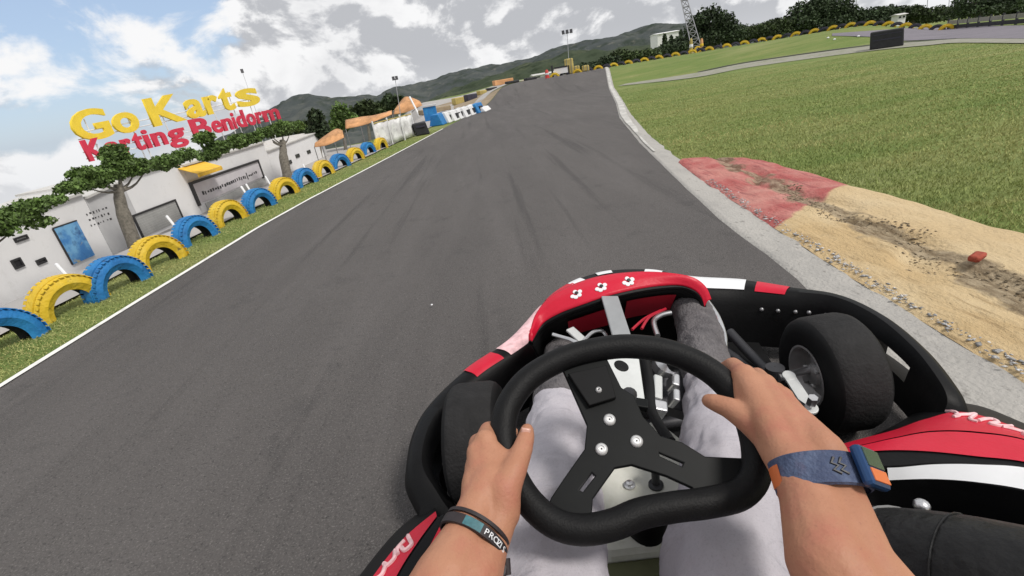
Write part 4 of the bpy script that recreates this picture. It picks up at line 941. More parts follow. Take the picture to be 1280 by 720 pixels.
# pods
def scribble(f, strokes, name, parent, mm='pink_st', r=.0035, lift=.017):
    mb = MB()
    for st in strokes:
        c = crom([Vector((*p, 0)) for p in st], 22); pts = []
        for q in c: n = snormal(f, q.x, q.y); pts.append(f(q.x, q.y)+(n if n.z > 0 else -n)*lift*.4)
        mb.tube(pts, r, 6)
    return mb.build(name, mm, parent)
def netpx(rows): return [[K(x, y, z) for x, y in pts] for z, pts in rows]
pr = surf(netpx([(.05, [(1060, 558), (1092, 546), (1125, 530), (1165, 507), (1220, 508), (1290, 535), (1400, 580), (1600, 660)]),
    (.14, [(1036, 564), (1075, 553), (1120, 541), (1160, 527), (1208, 519), (1290, 546), (1400, 595), (1600, 690)]),
    (.175, [(1041, 568), (1080, 560), (1120, 551), (1165, 543), (1220, 544), (1290, 556), (1400, 603), (1600, 700)]),
    (.19, [(1046, 573), (1082, 569), (1120, 567), (1165, 569), (1220, 575), (1290, 584), (1400, 617), (1600, 712)]),
    (.19, [(1051, 583), (1086, 583), (1120, 582), (1165, 579), (1220, 580), (1290, 587), (1400, 620), (1600, 716)]),
    (.17, [(1056, 600), (1091, 600), (1120, 598), (1165, 598), (1220, 603), (1290, 616), (1400, 650), (1600, 750)]),
    (.06, [(1060, 640), (1096, 640), (1130, 640), (1180, 645), (1240, 660), (1300, 690), (1400, 740), (1600, 850)])]))
pod = patch(pr, 0, 7, 0, 6, 56, 36).build('side_pod', 'blk_plastic', kart, solid=.006)
patch(pr, .02, 7, 1.0, 1.97, 56, 6, .0055).build('red_panel', 'red_plastic', pod)
patch(pr, .1, 7, 2.03, 2.97, 56, 6, .0055).build('red_panel', 'red_plastic', pod)
patch(pr, 1.62, 7, 4.02, 4.98, 46, 4, .0055).build('white_stripe', 'white_st', pod)
scribble(pr, [[(3.55, .92), (3.75, 1.05), (3.78, 1.25), (3.66, 1.3)], [(3.72, 1.22), (4.0, 1.16), (4.15, 1.05), (4.0, 1.4), (4.12, 1.48)], [(4.15, 1.42), (4.4, 1.1), (4.5, 1.2), (4.35, 1.45), (4.55, 1.4), (4.7, 1.12)], [(4.55, 1.45), (4.9, 1.3), (5.0, 1.2), (4.85, 1.5)], [(4.85, 1.62), (5.1, 1.45), (5.2, 1.7), (4.9, 1.72)], [(5.2, 1.3), (5.5, 1.4), (5.7, 1.7)]], 'script_logo', pod)
plf = surf(netpx([(.05, [(541, 632), (498, 664), (450, 722), (395, 800), (300, 950)]), (.15, [(547, 642), (508, 675), (470, 722), (420, 800), (330, 950)]), (.17, [(549, 648), (526, 680), (500, 722), (464, 800), (380, 950)]), (.17, [(555, 644), (538, 680), (514, 722), (482, 800), (400, 950)]), (.16, [(563, 650), (558, 680), (548, 722), (530, 800), (460, 950)]), (.06, [(576, 650), (582, 690), (590, 730), (596, 810), (560, 950)])]))
podl = patch(plf, 0, 4, 0, 5, 36, 30).build('side_pod', 'blk_plastic', kart, solid=.006)
patch(plf, .03, 4, 1.0, 1.95, 36, 6, .0055).build('red_panel', 'red_plastic', podl)
patch(plf, .06, 4, 3.05, 3.95, 36, 6, .0055).build('red_panel', 'red_plastic', podl)
scribble(plf, [[(.95, 1.15), (1.05, 1.5), (1.15, 1.75), (1.35, 1.65), (1.3, 1.35)], [(1.1, 1.2), (1.35, 1.2), (1.5, 1.45)], [(1.4, 1.15), (1.6, 1.4), (1.8, 1.3), (1.75, 1.1)], [(1.75, 1.2), (2.0, 1.35), (2.15, 1.1)]], 'script_logo', podl, r=.004)
# steering fairing: red rim band over a dark shield
U = [(664, 415, .355), (671, 393, .37), (690, 371, .39), (720, 356, .405), (755, 346, .415), (800, 341.5, .415), (840, 343, .41), (866, 348, .40), (881, 359, .38), (888, 374, .355)]
Lo = [(663, 427, .34), (676, 407, .352), (698, 393, .37), (728, 381.5, .385), (762, 370, .395), (805, 360.5, .395), (845, 356.5, .39), (865, 361, .38), (876, 371, .362), (880, 384, .34)]
uu = [K(*q) for q in U]; ll = [K(*q) for q in Lo]; mid_ = [a.lerp(b, .5)+Vector((0, 0, .006)) for a, b in zip(uu, ll)]
rf = surf([uu, mid_, ll]); fair = patch(rf, 0, 9, 0, 2, 60, 8).build('steering_fairing', 'red_plastic', kart, solid=.009)
front = [Vector((.24+(p.x-.24)*.86, p.y+.22, .16)) for p in uu]; sf = surf([uu, [a.lerp(b, .45)+Vector((0, .02, .02)) for a, b in zip(uu, front)], front])
patch(sf, 0, 9, .02, 2, 50, 12).build('fairing_front', 'red_plastic', fair, solid=.006)
tube_edge = crom([q-Vector((0, 0, .004)) for q in ll], 50); MB().tube(tube_edge, .006, 8).build('edge_trim', 'blk_plastic', fair)
# dark shield seen below the rim
back = [Vector((p.x*.9+.03, p.y+.16, .16)) for p in ll]; skf = surf([[q-Vector((0, -.004, .008)) for q in ll], back])
patch(skf, 0, 9, 0, 1, 50, 8).build('fairing_back', 'blk_matt', fair, solid=.004)
for u0, u1, v0, v1 in ((2.35, 4.05, .10, .40), (4.5, 6.1, .06, .36)): patch(skf, u0, u1, v0, v1, 12, 4, -.008).build('red_inner_panel', 'red_dull', fair)
for px, py, zz in ((721, 369, .397), (752, 360.5, .405), (786, 352.5, .407)):
    uv = min(((u_*.05, v_*.05) for u_ in range(181) for v_ in range(41)), key=lambda q: ((rf(*q)-CAM).normalized()-ray(px, py).normalized()).length)
    c = rf(*uv); n_ = snormal(rf, *uv); n_ = n_ if n_.z > 0 else -n_; A1 = (rf(uv[0]+.1, uv[1])-c).normalized(); A2 = n_.cross(A1); c = c+n_*.005; k = .0105; m = MB()
    for dx, dy in ((-.9, -.35), (-.1, .6), (.85, .25), (-.35, -.8), (.5, -.6)):
        q = c+A1*dx*k+A2*dy*k; m.lathe([(k*.5, 0), (k*.45, .0012), (1e-4, .0016)], q, n_, 12)
    e = m.build('emblem', 'white_st', fair); MB().lathe([(k*.42, 0), (k*.36, .0012), (1e-4, .0016)], c+A1*.1*k+A2*.15*k+n_*.0012, n_, 10).build('emblem_centre', 'black_frame', fair)
# floor pan, frame, and a black sheet for the shade under the nose
def poly(pts, z0, z1, name, mm, parent, bev=0.):
    n = len(pts); m = MB(); m.add([(p[0], p[1], z0) for p in pts]+[(p[0], p[1], z1) for p in pts], [tuple(range(n))[::-1], tuple(n+i for i in range(n))]+[(i, (i+1) % n, n+(i+1) % n, n+i) for i in range(n)])
    return m.build(name, mm, parent, smooth=False, bevel=bev)
poly([(-.02, .95), (.62, .9), (.68, 1.2), (.45, 1.38), (.2, 1.4), (.02, 1.25)], .05, .056, 'nose_shade_sheet', 'blk_matt', kart)  # black sheet added to give the darkness under the nose bodywork
poly([(-.16, -.35), (.42, -.35), (.56, .55), (.60, .92), (.0, .97), (-.10, .55)], .046, .054, 'floor_pan', 'blk_matt', kart)
poly([(.44, -.35), (.86, -.35), (.86, .50), (.50, .58)], .046, .054, 'floor_pan', 'blk_matt', kart)
m = MB(); m.tube(crom([(-.12, -.3, .075), (-.09, .5, .075), (-.02, .85, .075), (.12, 1.25, .08), (.3, 1.36, .085), (.5, 1.28, .08), (.58, .9, .075), (.54, .5, .075), (.44, -.3, .075)], 60), .015, 10); m.build('chassis_tube', 'dark_metal', kart)
m = MB(); m.tube([(-.05, .88, .08), (.6, .86, .08)], .014, 10); m.tube([(-.08, .60, .075), (.54, .57, .075)], .013, 10); m.build('cross_tube', 'dark_metal', kart)
# front wheels
def wheel(c, ax, inner):
    c = Vector(c); ax = Vector(ax).normalized(); hw = .057; R = .132
    prof = [(.066, -hw*.8), (.072, -hw*.98), (.098, -hw*1.04), (.118, -hw*.98), (.128, -hw*.82), (.1325, -hw*.6), (R+.001, 0), (.1325, hw*.6), (.128, hw*.82), (.118, hw*.98), (.098, hw*1.04), (.072, hw*.98), (.066, hw*.8)]
    n = 48; mb = MB(); mb.lathe(prof, c, ax, n); mb.m = [0 if 4 <= i//n <= 7 else 1 for i in range(len(mb.f))]
    w = mb.build('front_tyre', ['slick', 'sidewall'], kart)
    MB().lathe([(.068, -hw*.95), (.071, -hw*.99), (.066, -hw*1.0), (.062, -hw*.9), (.060, -hw*.62), (.052, -hw*.48), (.030, -hw*.46), (.022, -hw*.75), (.012, -hw*.80), (1e-3, -hw*.80)], c, ax, 36).build('rim', 'rim', w)
    MB().lathe([(.068, hw*.95), (.071, hw*.99), (.064, hw*1.0), (.060, hw*.3), (.03, hw*.2), (1e-3, hw*.2)], c, ax, 36).build('outer_rim', 'rim', w)
    m = MB(); a = ax.orthogonal().normalized(); b = ax.cross(a)
    for k in range(3):
        q = 2*math.pi*k/3+.5; d = a*math.cos(q)+b*math.sin(q); MB().box(c+d*.042-ax*hw*.55, (.034, .014, .010), (d, ax.cross(d), ax)).build('rim_spoke', 'rim', w, smooth=False)
    m = MB()
    for k in range(3):
        q = 2*math.pi*k/3+1.5; d = a*math.cos(q)+b*math.sin(q); m.cyl(c+d*.026-ax*hw*.66, -ax, .005, .008, 8)
    m.build('wheel_nut', 'bolt', w)
    return w
WR = Vector((.685, .885, .132)); wheel(WR, (1, -.06, .02), 1)
q = K(1044, 499, .17); m = MB(); m.box(P(1043, 501, (WR-CAM).dot(FWD)-.055), (.003, .003, .014), (Vector((1, 0, 0)), Vector((0, 1, 0)), Vector((0, -.2, 1)).normalized())); m.build('valve', 'piping', kart, smooth=False)
WL = K(599, 553, .132); wheel(WL, (-1, .10, .02), 1)
# spindle, stub axle, steering arm
dR = (WR-CAM).dot(FWD)
MB().tube([P(972, 472, dR-.02), P(988, 468, dR-.01), P(1012, 462, dR+.01)], [.010, .0085, .0085], 12).build('stub_axle', 'chrome', kart)
m = MB(); a_, b_ = P(986, 470, dR-.03), P(1012, 510, dR-.10); X = (b_-a_).normalized(); Y = Vector((X.y, -X.x, 0)).normalized(); Z = X.cross(Y); m.box((a_+b_)/2, ((b_-a_).length, .024, .006), (X, Y, Z)); m.cyl(b_-Z*.0035, Z, .016, .007, 20); m.cyl(a_-Z*.0035, Z, .014, .007, 16)
arm = m.build('steering_arm', 'alu', kart, smooth=False, bevel=.0015)
MB().cyl(b_-Z*.012, Z if Z.z > 0 else -Z, .010, .022, 6).build('bolt', 'chrome', arm)
MB().lathe([(1e-3, 0), (.022, 0), (.024, .01), (.02, .05), (1e-3, .052)], P(968, 468, dR)-Vector((0, 0, .03)), (0, 0, 1), 16).build('spindle_yoke', 'dark_metal', kart)
MB().tube([P(905, 452, dR-.1), P(940, 462, dR-.05), P(1004, 508, dR-.1)], .007, 8).build('tie_rod', 'dark_metal', kart)
MB().tube([K(912, 415, .12), K(935, 440, .10), K(965, 470, .12)], .013, 10).build('stub_axle_bracket', 'dark_metal', kart)
# fairing strut, pedals, linkages
def bar(p, q, w, t, name, mm, side=None):
    X = (q-p).normalized(); Yd = RGT if side is None else side; Y = (Yd-X*X.dot(Yd)).normalized(); Z = X.cross(Y); return MB().box((p+q)/2, ((q-p).length, w, t), (X, Y, Z)).build(name, mm, kart, smooth=False, bevel=.002)
bar(P(762, 371, 1.03), P(780, 430, .90), .036, .006, 'fairing_strut', 'grey_bracket')
MB().tube([P(691, 418, 1.0), P(712, 424, .98), P(733, 434, .96)], .004, 8).build('brake_rod', 'chrome', kart)
bar(P(712, 411, 1.02), P(734, 431, .98), .020, .006, 'brake_pedal', 'alu')
MB().tube(crom([P(728, 428, .98), P(740, 416, 1.0), P(753, 414, 1.01), P(760, 424, 1.0)], 12), .004, 8).build('pedal_spring', 'chrome', kart)
MB().tube(crom([P(822, 420, .98), P(817, 402, 1.02), P(826, 394, 1.04), P(838, 391, 1.05)], 12), .006, 10).build('throttle_pedal', 'chrome', kart)
MB().tube(crom([P(884, 378, 1.08), P(896, 396, 1.03), P(904, 418, .99), P(905, 434, .96)], 14), .007, 10).build('pedal_stay', 'chrome', kart)
m = MB()
for k in range(2): m.tube(crom([P(790+k*12, 412-k, .98), P(806+k*6, 398-k*2, 1.02), P(826+k*6, 388-k*2, 1.06)], 10), .0030, 6)
tag(m.build('brake_hose', 'red_dull', kart), kind='stuff')
pl_ = MB(); c0 = [P(757, 450, .80), P(798, 440, .83), P(807, 503, .74), P(786, 507, .73)]; n_ = (c0[1]-c0[0]).cross(c0[3]-c0[0]).normalized()
if n_.dot(FWD) > 0: n_ = -n_
pl_.hexa([p-n_*.006 for p in c0]+[p for p in c0]); upr = pl_.build('column_plate', 'alu', kart, smooth=False, bevel=.002)
MB().cyl(P(776, 459, .797)-n_*.002, n_, .0125, .006, 20).build('hole_shade_disc', 'blk_matt', upr)  # matt black disc stands in for the shade inside a hole
MB().tube([P(776, 545, .585), P(781, 516, .655), P(787, 492, .70)], .011, 12).build('steering_shaft', 'dark_metal', kart)
bar(P(797, 500, .735), P(797, 511, .72), .030, .012, 'shaft_clamp', 'hubblack')
MB().tube(crom([P(806, 447, .84), P(812, 480, .80), P(815, 515, .74), P(838, 552, .68)], 14), .008, 10).build('fuel_hose', 'blk_matt', kart)
MB().tube(crom([P(800, 442, .86), P(812, 438, .88), P(824, 432, .90)], 8), .004, 8).build('cable_stay', 'chrome', kart)
def bx_px(px, py, d, w, h, t, name, mm, rot=0.):
    X = (RGT*math.cos(rot)+UPV*math.sin(rot)); Z = Vector((0, -.35, 1)).normalized(); Z = (Z-X*X.dot(Z)).normalized(); Y = Z.cross(X); return MB().box(P(px, py, d), (w, h, t), (X, Y, Z)).build(name, mm, kart, smooth=False, bevel=.003)
bx_px(819, 488, .86, .016, .05, .03, 'master_cylinder', 'alu', -.3); bx_px(841, 479, .88, .014, .026, .03, 'linkage_block', 'chrome', -.3); bx_px(842, 498, .85, .012, .024, .03, 'linkage_block', 'chrome', -.3)
bx_px(822, 512, .80, .024, .020, .03, 'caliper', 'chrome', -.2); bx_px(838, 490, .92, .07, .09, .03, 'linkage_plate', 'dark_metal', -.3)
MB().lathe([(1e-3, 0), (.022, 0), (.024, .02), (.014, .03), (.014, .05), (1e-3, .052)], P(828, 460, .90), Vector((.3, -.4, .8)), 18).build('reservoir', 'chrome', kart)
MB().cyl(P(838, 457, .885), Vector((.3, -.5, .8)), .016, .02, 16).build('reservoir_cap', 'hubblack', kart)
MB().tube([K(669, 482, .2), K(672, 492, .22), K(680, 502, .22)], .006, 8).build('throttle_stop', 'chrome', kart)
# fuel tank between the legs
TK = [K(733, 592, .17), K(818, 519, .17), K(890, 575, .17), K(868, 676, .17), K(752, 690, .17)]
tank = poly([(p.x, p.y) for p in TK], .06, .17, 'fuel_tank', 'tank', kart, .014)
q = K(808, 655, .175); MB().lathe([(1e-3, .030), (.026, .030), (.031, .024), (.033, .0), (.033, -.01)], q, (0, 0, 1), 28).build('filler_cap', 'blk_plastic', tank)
q = K(787, 607, .171); MB().lathe([(.010, 0), (.010, .003), (.006, .004), (.006, .008), (1e-3, .009)], q, (0, 0, 1), 14).build('bolt', 'chrome', tank)
q = K(820, 607, .171); MB().lathe([(.013, 0), (.013, .004), (.007, .006), (.007, .035), (.0085, .036), (.0085, .05), (1e-3, .052)], q, (0, 0, 1), 14).build('breather', 'dark_metal', tank)
poly([(p.x+(p.x-TK[0].x)*.02, p.y-.03) for p in (TK[3], TK[4])]+[(TK[4].x, TK[4].y+.0), (TK[3].x, TK[3].y+.0)], .055, .145, 'tank_tray', 'olive', kart, .004)
MB().tube(crom([K(738, 640, .2), K(748, 668, .15), K(770, 712, .10), K(790, 750, .08)], 14), .008, 10).build('fuel_hose', 'blk_matt', kart)
# right rear: engine cover and seat edge
m = MB(); cc = crom([P(1100, 705, .66), P(1150, 718, .60), P(1220, 738, .55), P(1320, 770, .50)], 20); rr_ = [.02+.052*ss(0, .18, i/20)+.012*i/20 for i in range(21)]; m.tube(cc, rr_, 20)
ec = m.build('engine_cover', 'leather', kart)
def ring(i, r, name, mm):
    c = cc[i]; t = (cc[i+1]-cc[i-1]).normalized(); a = t.orthogonal().normalized(); b = t.cross(a); MB().tube([c+(a*math.cos(2*math.pi*k/32)+b*math.sin(2*math.pi*k/32))*(rr_[i]+.0005) for k in range(32)], r, 6, closed=True).build(name, mm, ec)
ring(4, .0018, 'piping', 'piping'); ring(12, .0014, 'seam', 'leather')
MB().ball(P(1152, 632, .70), (.011, .011, .009), 12).build('dome_bolt', 'chrome', kart)
MB().ball(P(1064, 598, .60), (.008, .008, .006), 10).build('dome_bolt', 'chrome', kart)
m = MB(); sc_ = [(-.17, .10, .16), (-.19, -.05, .24), (-.20, -.2, .40), (-.19, -.30, .55), (0, -.36, .60), (.05, -.36, .60), (.24, -.30, .55), (.25, -.2, .40), (.24, -.05, .24), (.22, .10, .16)]
rows = [[Vector(p) for p in crom(sc_, 30)], [Vector((p.x*.9, p.y+.02, max(.07, p.z*.45))) for p in crom(sc_, 30)], [Vector((p.x*.6+.01, p.y*.8+.02, .07)) for p in crom(sc_, 30)]]
m.grid(rows); m.build('seat', 'blk_plastic', kart, solid=.008)
# steering wheel
WN = Vector((0, -.52, .85)).normalized(); WC = P(785, 540, .56)
def WP(px, py, lift=0.):
    v = ray(px, py); return CAM+v*((WC-CAM).dot(WN)/v.dot(WN))+WN*lift
def wd(px, py): return (WP(px, py)-CAM).dot(FWD)
RIMPX = [(790, 433), (840, 441), (888, 464), (923, 500), (942, 545), (945, 590), (926, 617), (886, 628), (840, 634), (800, 642), (765, 656), (725, 662), (690, 652), (659, 624), (638, 585), (629, 545), (635, 508), (660, 474), (700, 450), (745, 437)]
rimc = crom([WP(*p) for p in RIMPX], 120, closed=True)
sw = MB().tube(rimc, .0158, 20, closed=True).build('steering_wheel', 'grip', kart, auto=False)
WX = (RGT-WN*WN.dot(RGT)).normalized(); WY = WN.cross(WX)
def plate(loops, thick, name, mm, lift):
    cu = bpy.data.curves.new(name, 'CURVE'); cu.dimensions = '2D'; cu.fill_mode = 'BOTH'; cu.extrude = thick/2; cu.bevel_depth = .0012; cu.bevel_resolution = 1
    for lp in loops:
        sp = cu.splines.new('POLY'); sp.points.add(len(lp)-1); sp.use_cyclic_u = True
        for i, p in enumerate(lp): d = WP(*p)-WC; sp.points[i].co = (d.dot(WX), d.dot(WY), 0, 1)
    ob = bpy.data.objects.new('tmp', cu); COL.objects.link(ob); bpy.context.view_layer.update()
    me = bpy.data.meshes.new_from_object(ob.evaluated_get(bpy.context.evaluated_depsgraph_get())); bpy.data.objects.remove(ob)
    o = wloc(sw)
    for v in me.vertices: v.co = WC+WX*v.co.x+WY*v.co.y+WN*(v.co.z+lift)-o
    me.materials.clear(); me.materials.append(MT[mm]); ob = bpy.data.objects.new(name, me); COL.objects.link(ob); ob.parent = sw; return ob
out = [(703, 458), (757, 446), (776, 484), (792, 494), (803, 520), (826, 545), (853, 553), (882, 571), (929, 573), (938, 610), (873, 626), (867, 608), (834, 593), (790, 579), (768, 583), (740, 622), (738, 650), (683, 640), (690, 622), (706, 598), (732, 561), (735, 530)]
plate([out, [(722, 612), (740, 588), (746, 594), (729, 616)], [(822, 562), (857, 577), (854, 584), (824, 570)]], .005, 'hub_plate', 'hubblack', -.006)
plate([[(712, 470), (757, 460), (768, 498), (737, 508)]], .006, 'upper_pad', 'blk_matt', .002)
for px, py, r_ in ((762, 524, .0072), (752, 561, .0072), (796, 551, .0072), (748, 490, .0038)): MB().lathe([(r_, 0), (r_, .002), (r_*.75, .004), (r_*.5, .0045), (r_*.45, .003), (1e-3, .003)], WP(px, py, -.003 if r_ > .005 else .005), WN, 18).build('bolt', 'bolt', sw)
for px, py in ((790, 540), ): MB().lathe([(.030, -.03), (.030, -.012), (.02, -.010), (1e-3, -.010)], WP(px-12, py, 0), WN, 20).build('boss', 'dark_metal', sw)

# ------------------------------------------------------------------ the driver
hips = Vector((.04, -.05, .22))
man = thing('person', hips, 'driver in grey trousers gripping the steering wheel with bare hands', 'person')
def organic(chains, name, mm, parent, voxel, smooth, balls=()):
    mb = MB()
    for ch in chains:
        pts = [Vector(c[0]) for c in ch]; r = [c[1] for c in ch]
        for i in range(len(ch)-1):
            n = 4; mb.tube([pts[i].lerp(pts[i+1], k/n) for k in range(n+1)], [r[i]+(r[i+1]-r[i])*k/n for k in range(n+1)], 14)
        for p, q in zip(pts, r): mb.ball(p, q, 14)
    for p, r in balls: mb.ball(p, r, 16)
    o = mb.build(name, mm, parent, auto=False)
    q = o.modifiers.new('skin', 'REMESH'); q.mode = 'VOXEL'; q.voxel_size = voxel; q.use_smooth_shade = True
    q = o.modifiers.new('relax', 'SMOOTH'); q.factor = .5; q.iterations = smooth
    return o
def RP(px, py, rel): return P(px, py, wd(px, py)+rel)
ch = []
# right hand
W1, W2 = P(994, 588, .452), P(1028, 566, .462)
FRx, FR2 = P(1032, 640, .425), P(1058, 712, .385)
el = Vector((.255, .12, .40)); shR = Vector((.21, -.16, .66)); shL = Vector((-.17, -.16, .66))
ch += [[(RP(972, 540, -.028), .022), (W1, .0225), (P(1013, 625, .43), .0255), (P(1037, 705, .385), .0325), (el+Vector((-.025, 0, 0)), .040)],
       [(RP(985, 520, -.022), .019), (W2, .0215), (P(1044, 625, .435), .0255), (P(1066, 705, .39), .0315), (el+Vector((.005, 0, 0)), .039)],
       [(el, .042), (el.lerp(shR, .5), .050), (shR, .062)]]
mc = {'i': (930, 470, -.016), 'm': (955, 482, -.020), 'r': (976, 498, -.018), 'p': (993, 520, -.014)}
for k, wpt in (('i', W1), ('m', W1.lerp(W2, .4)), ('r', W1.lerp(W2, .7)), ('p', W2)):
    ch.append([(wpt, .0185), (wpt.lerp(RP(*mc[k]), .6), .0175), (RP(*mc[k]), .0135)])
ch += [[(RP(*mc['i']), .0128), (RP(916, 457, .010), .0108), (RP(905, 462, .032), .0095), (RP(903, 478, .040), .0085)],
       [(RP(*mc['m']), .0130), (RP(946, 470, .014), .0112), (RP(930, 480, .036), .010), (RP(918, 500, .042), .009)],
       [(RP(*mc['r']), .0125), (RP(970, 488, .016), .0108), (RP(954, 500, .037), .0095), (RP(936, 520, .042), .0085)],
       [(RP(*mc['p']), .0115), (RP(988, 512, .016), .0095), (RP(972, 522, .034), .0085), (RP(956, 540, .040), .0075)]]
ch += [[(W1, .022), (RP(962, 545, -.034), .0185), (RP(938, 527, -.032), .0150), (RP(912, 510, -.026), .0122), (RP(893, 503, -.020), .0102), (RP(886, 501, -.016), .0085)],
       [(RP(935, 522, -.024), .0125), (RP(930, 480, -.018), .0125)], [(RP(962, 545, -.028), .0185), (RP(955, 500, -.022), .0165), (RP(985, 540, -.024), .018)]]
# left hand
V1, V2 = P(596, 634, .497), P(626, 640, .50)
elL = Vector((-.20, .12, .40))
ch += [[(RP(612, 602, -.026), .021), (V1, .0200), (P(582, 672, .475), .024), (P(558, 724, .44), .031), (elL+Vector((-.02, 0, 0)), .040)],
       [(RP(626, 604, -.024), .020), (V2, .0195), (P(606, 682, .48), .024), (P(586, 730, .445), .031), (elL+Vector((.02, 0, 0)), .040)],
       [(elL, .041), (elL.lerp(shL, .5), .050), (shL, .062)]]
lm_ = {'i': (607, 552, -.018), 'm': (598, 566, -.018), 'r': (596, 584, -.016), 'p': (600, 602, -.012)}
for k, wpt in (('i', V1.lerp(V2, .7)), ('m', V1.lerp(V2, .4)), ('r', V1), ('p', V1)):
    ch.append([(wpt, .018), (wpt.lerp(RP(*lm_[k]), .6), .0168), (RP(*lm_[k]), .0130)])
ch += [[(RP(*lm_['i']), .0125), (RP(610, 538, .008), .0108), (RP(622, 534, .030), .0095), (RP(640, 540, .036), .0085)],
       [(RP(*lm_['m']), .0128), (RP(597, 553, .014), .0110), (RP(612, 552, .036), .0098), (RP(634, 556, .042), .009)],
       [(RP(*lm_['r']), .0122), (RP(595, 572, .016), .0106), (RP(612, 574, .037), .0095), (RP(634, 576, .042), .0085)],
       [(RP(*lm_['p']), .0112), (RP(598, 590, .016), .0094), (RP(614, 592, .036), .0085), (RP(636, 594, .040), .0075)]]
ch += [[(V2, .021), (RP(630, 612, -.032), .0185), (RP(642, 588, -.032), .0145), (RP(653, 562, -.024), .0118), (RP(658, 545, -.016), .0100), (RP(659, 538, -.012), .0085)],
       [(RP(638, 586, -.024), .0130), (RP(610, 560, -.020), .0130)], [(RP(625, 600, -.026), .018), (RP(605, 580, -.020), .016)]]
# torso, neck, head and legs under the clothes
ch += [[(shL, .06), (Vector((-.08, -.18, .68)), .07), (Vector((.10, -.18, .68)), .07), (shR, .06)], [(Vector((.02, -.17, .66)), .10), (Vector((.03, -.15, .48)), .12), (Vector((.04, -.10, .30)), .115), (hips, .11)],
       [(Vector((.02, -.18, .68)), .06), (Vector((.01, -.2, .82)), .055), (Vector((0, -.20, .93)), .085)]]
LL = [(Vector((-.04, .02, .23)), .082), (P(686, 716, .59), .076), (P(694, 622, .69), .067), (P(699, 548, .79), .056), (P(698, 508, .87), .046)]
LR = [(Vector((.15, .02, .23)), .082), (P(908, 716, .58), .076), (P(909, 630, .67), .069), (P(901, 560, .76), .058), (P(892, 505, .86), .052), (P(884, 470, .93), .047)]
BL_ = [(P(699, 500, .88), .047), (P(700, 484, .94), .045), (P(700, 462, 1.03), .044), (P(704, 440, 1.12), .040)]
BR_ = [(P(886, 478, .91), .047), (P(880, 455, .95), .050), (P(874, 420, 1.02), .048), (P(868, 396, 1.08), .045), (P(858, 378, 1.13), .042)]
for Lg, Bt in ((LL, BL_), (LR, BR_)): ch.append([(p, r*.8) for p, r in Lg]+[(p, r*.7) for p, r in Bt[1:]])
knk = [(RP(*v), .0148) for v in mc.values()]+[(RP(*v), .0142) for v in lm_.values()]
body = organic(ch, 'body', 'skin', man, .0030, 4, knk)
tr = organic([[(hips+Vector((-.05, 0, .02)), .11), (hips+Vector((.08, 0, .02)), .11)], LL, LR], 'trousers', 'cloth', man, .006, 4)
tx = bpy.data.textures.new('fold_noise', 'CLOUDS'); tx.noise_scale = .055; tx.noise_depth = 4
q = tr.modifiers.new('folds', 'DISPLACE'); q.texture = tx; q.strength = .022; q.mid_level = .5; q.texture_coords = 'GLOBAL'
for Bt in (BL_, BR_):
    bt = organic([Bt], 'boot', 'boot', man, .006, 3); q = bt.modifiers.new('folds', 'DISPLACE'); q.texture = tx; q.strength = .022; q.texture_coords = 'GLOBAL'
MB().tube([P(610, 700, .575)+Vector((0, 0, .02)), P(616, 712, .57)+Vector((0, 0, .02)), P(622, 735, .56)], [.010, .018, .024], 12).build('white_hem', 'shirt', man)
organic([[(shL, .075), (Vector((-.08, -.18, .67)), .085), (Vector((.10, -.18, .67)), .085), (shR, .075)], [(Vector((.02, -.17, .64)), .118), (Vector((.03, -.15, .48)), .135), (Vector((.04, -.10, .30)), .128)], [(shL, .074), (shL.lerp(elL, .38), .066)], [(shR, .074), (shR.lerp(el, .38), .066)]], 'shirt', 'shirt', man, .01, 4)
hm = MB().ball((0, -.205, .945), (.128, .145, .14), 28).build('helmet', 'helmet', man)
MB().grid([[Vector((0, -.205, .955))+Vector((.131*math.sin(a), .149*math.cos(a), dz))*1.0 for a in [(-60+120*k/16)*math.pi/180 for k in range(17)]] for dz in (-.03, 0, .03)]).build('visor', 'visor', hm, solid=.003)
# thumb nails
def nail(p, ax_, up): 
    X = ax_.normalized(); Z = (up-X*X.dot(up)).normalized(); Y = Z.cross(X); m = MB()
    m.grid([[p+X*(i-2)*.0026+Y*(k-2)*.0026+Z*(-.35*((k-2)*.0026)**2*120) for k in range(5)] for i in range(5)]); return m.build('thumb_nail', 'nail', man, solid=.0008)
nail(P(657, 541, wd(657, 541)-.0255), P(657, 536, .5)-P(654, 556, .5), (CAM-P(657, 541, .5)).normalized())
MB().tube(crom([P(714, 584, .655), P(726, 582, .66), P(736, 587, .665), P(742, 595, .67)], 14), [.0015+.0022*math.sin(math.pi*i/14) for i in range(15)], 6).build('knee_seam', 'cloth', tr)
# watch and wristband
def cuff(c, ax_, rx, rz, wdt, th, name, mm, parent, a0=0, a1=360, n=40, up=None):
    ax_ = ax_.normalized(); Z = -FWD; Z = (Z-ax_*ax_.dot(Z)).normalized(); X = Z.cross(ax_); rows = []
    prof = [(-wdt/2, 0), (-wdt/2*.9, th), (wdt/2*.9, th), (wdt/2, 0)]
    for k in range(n+1):
        t = math.radians(a0+(a1-a0)*k/n); rows.append([c+X*math.cos(t)*(rx+h)+Z*math.sin(t)*(rz+h)+ax_*w_ for w_, h in prof])
    return MB().grid(rows).build(name, mm, parent), X, Z
wc = (P(1006, 600, .443)+P(1041, 592, .450))/2; wax = (P(1033, 640, .43)-P(1011, 577, .457))
ws, X, Z = cuff(wc, wax, .0385, .0300, .030, .003, 'watch_strap', 'strap', man)
wax = wax.normalized(); sx = 1 if X.dot(RGT) > 0 else -1
t_ = math.radians(50); nrm = (X*sx*math.cos(t_)/.0385+Z*math.sin(t_)/.030).normalized(); tan_ = wax.cross(nrm)
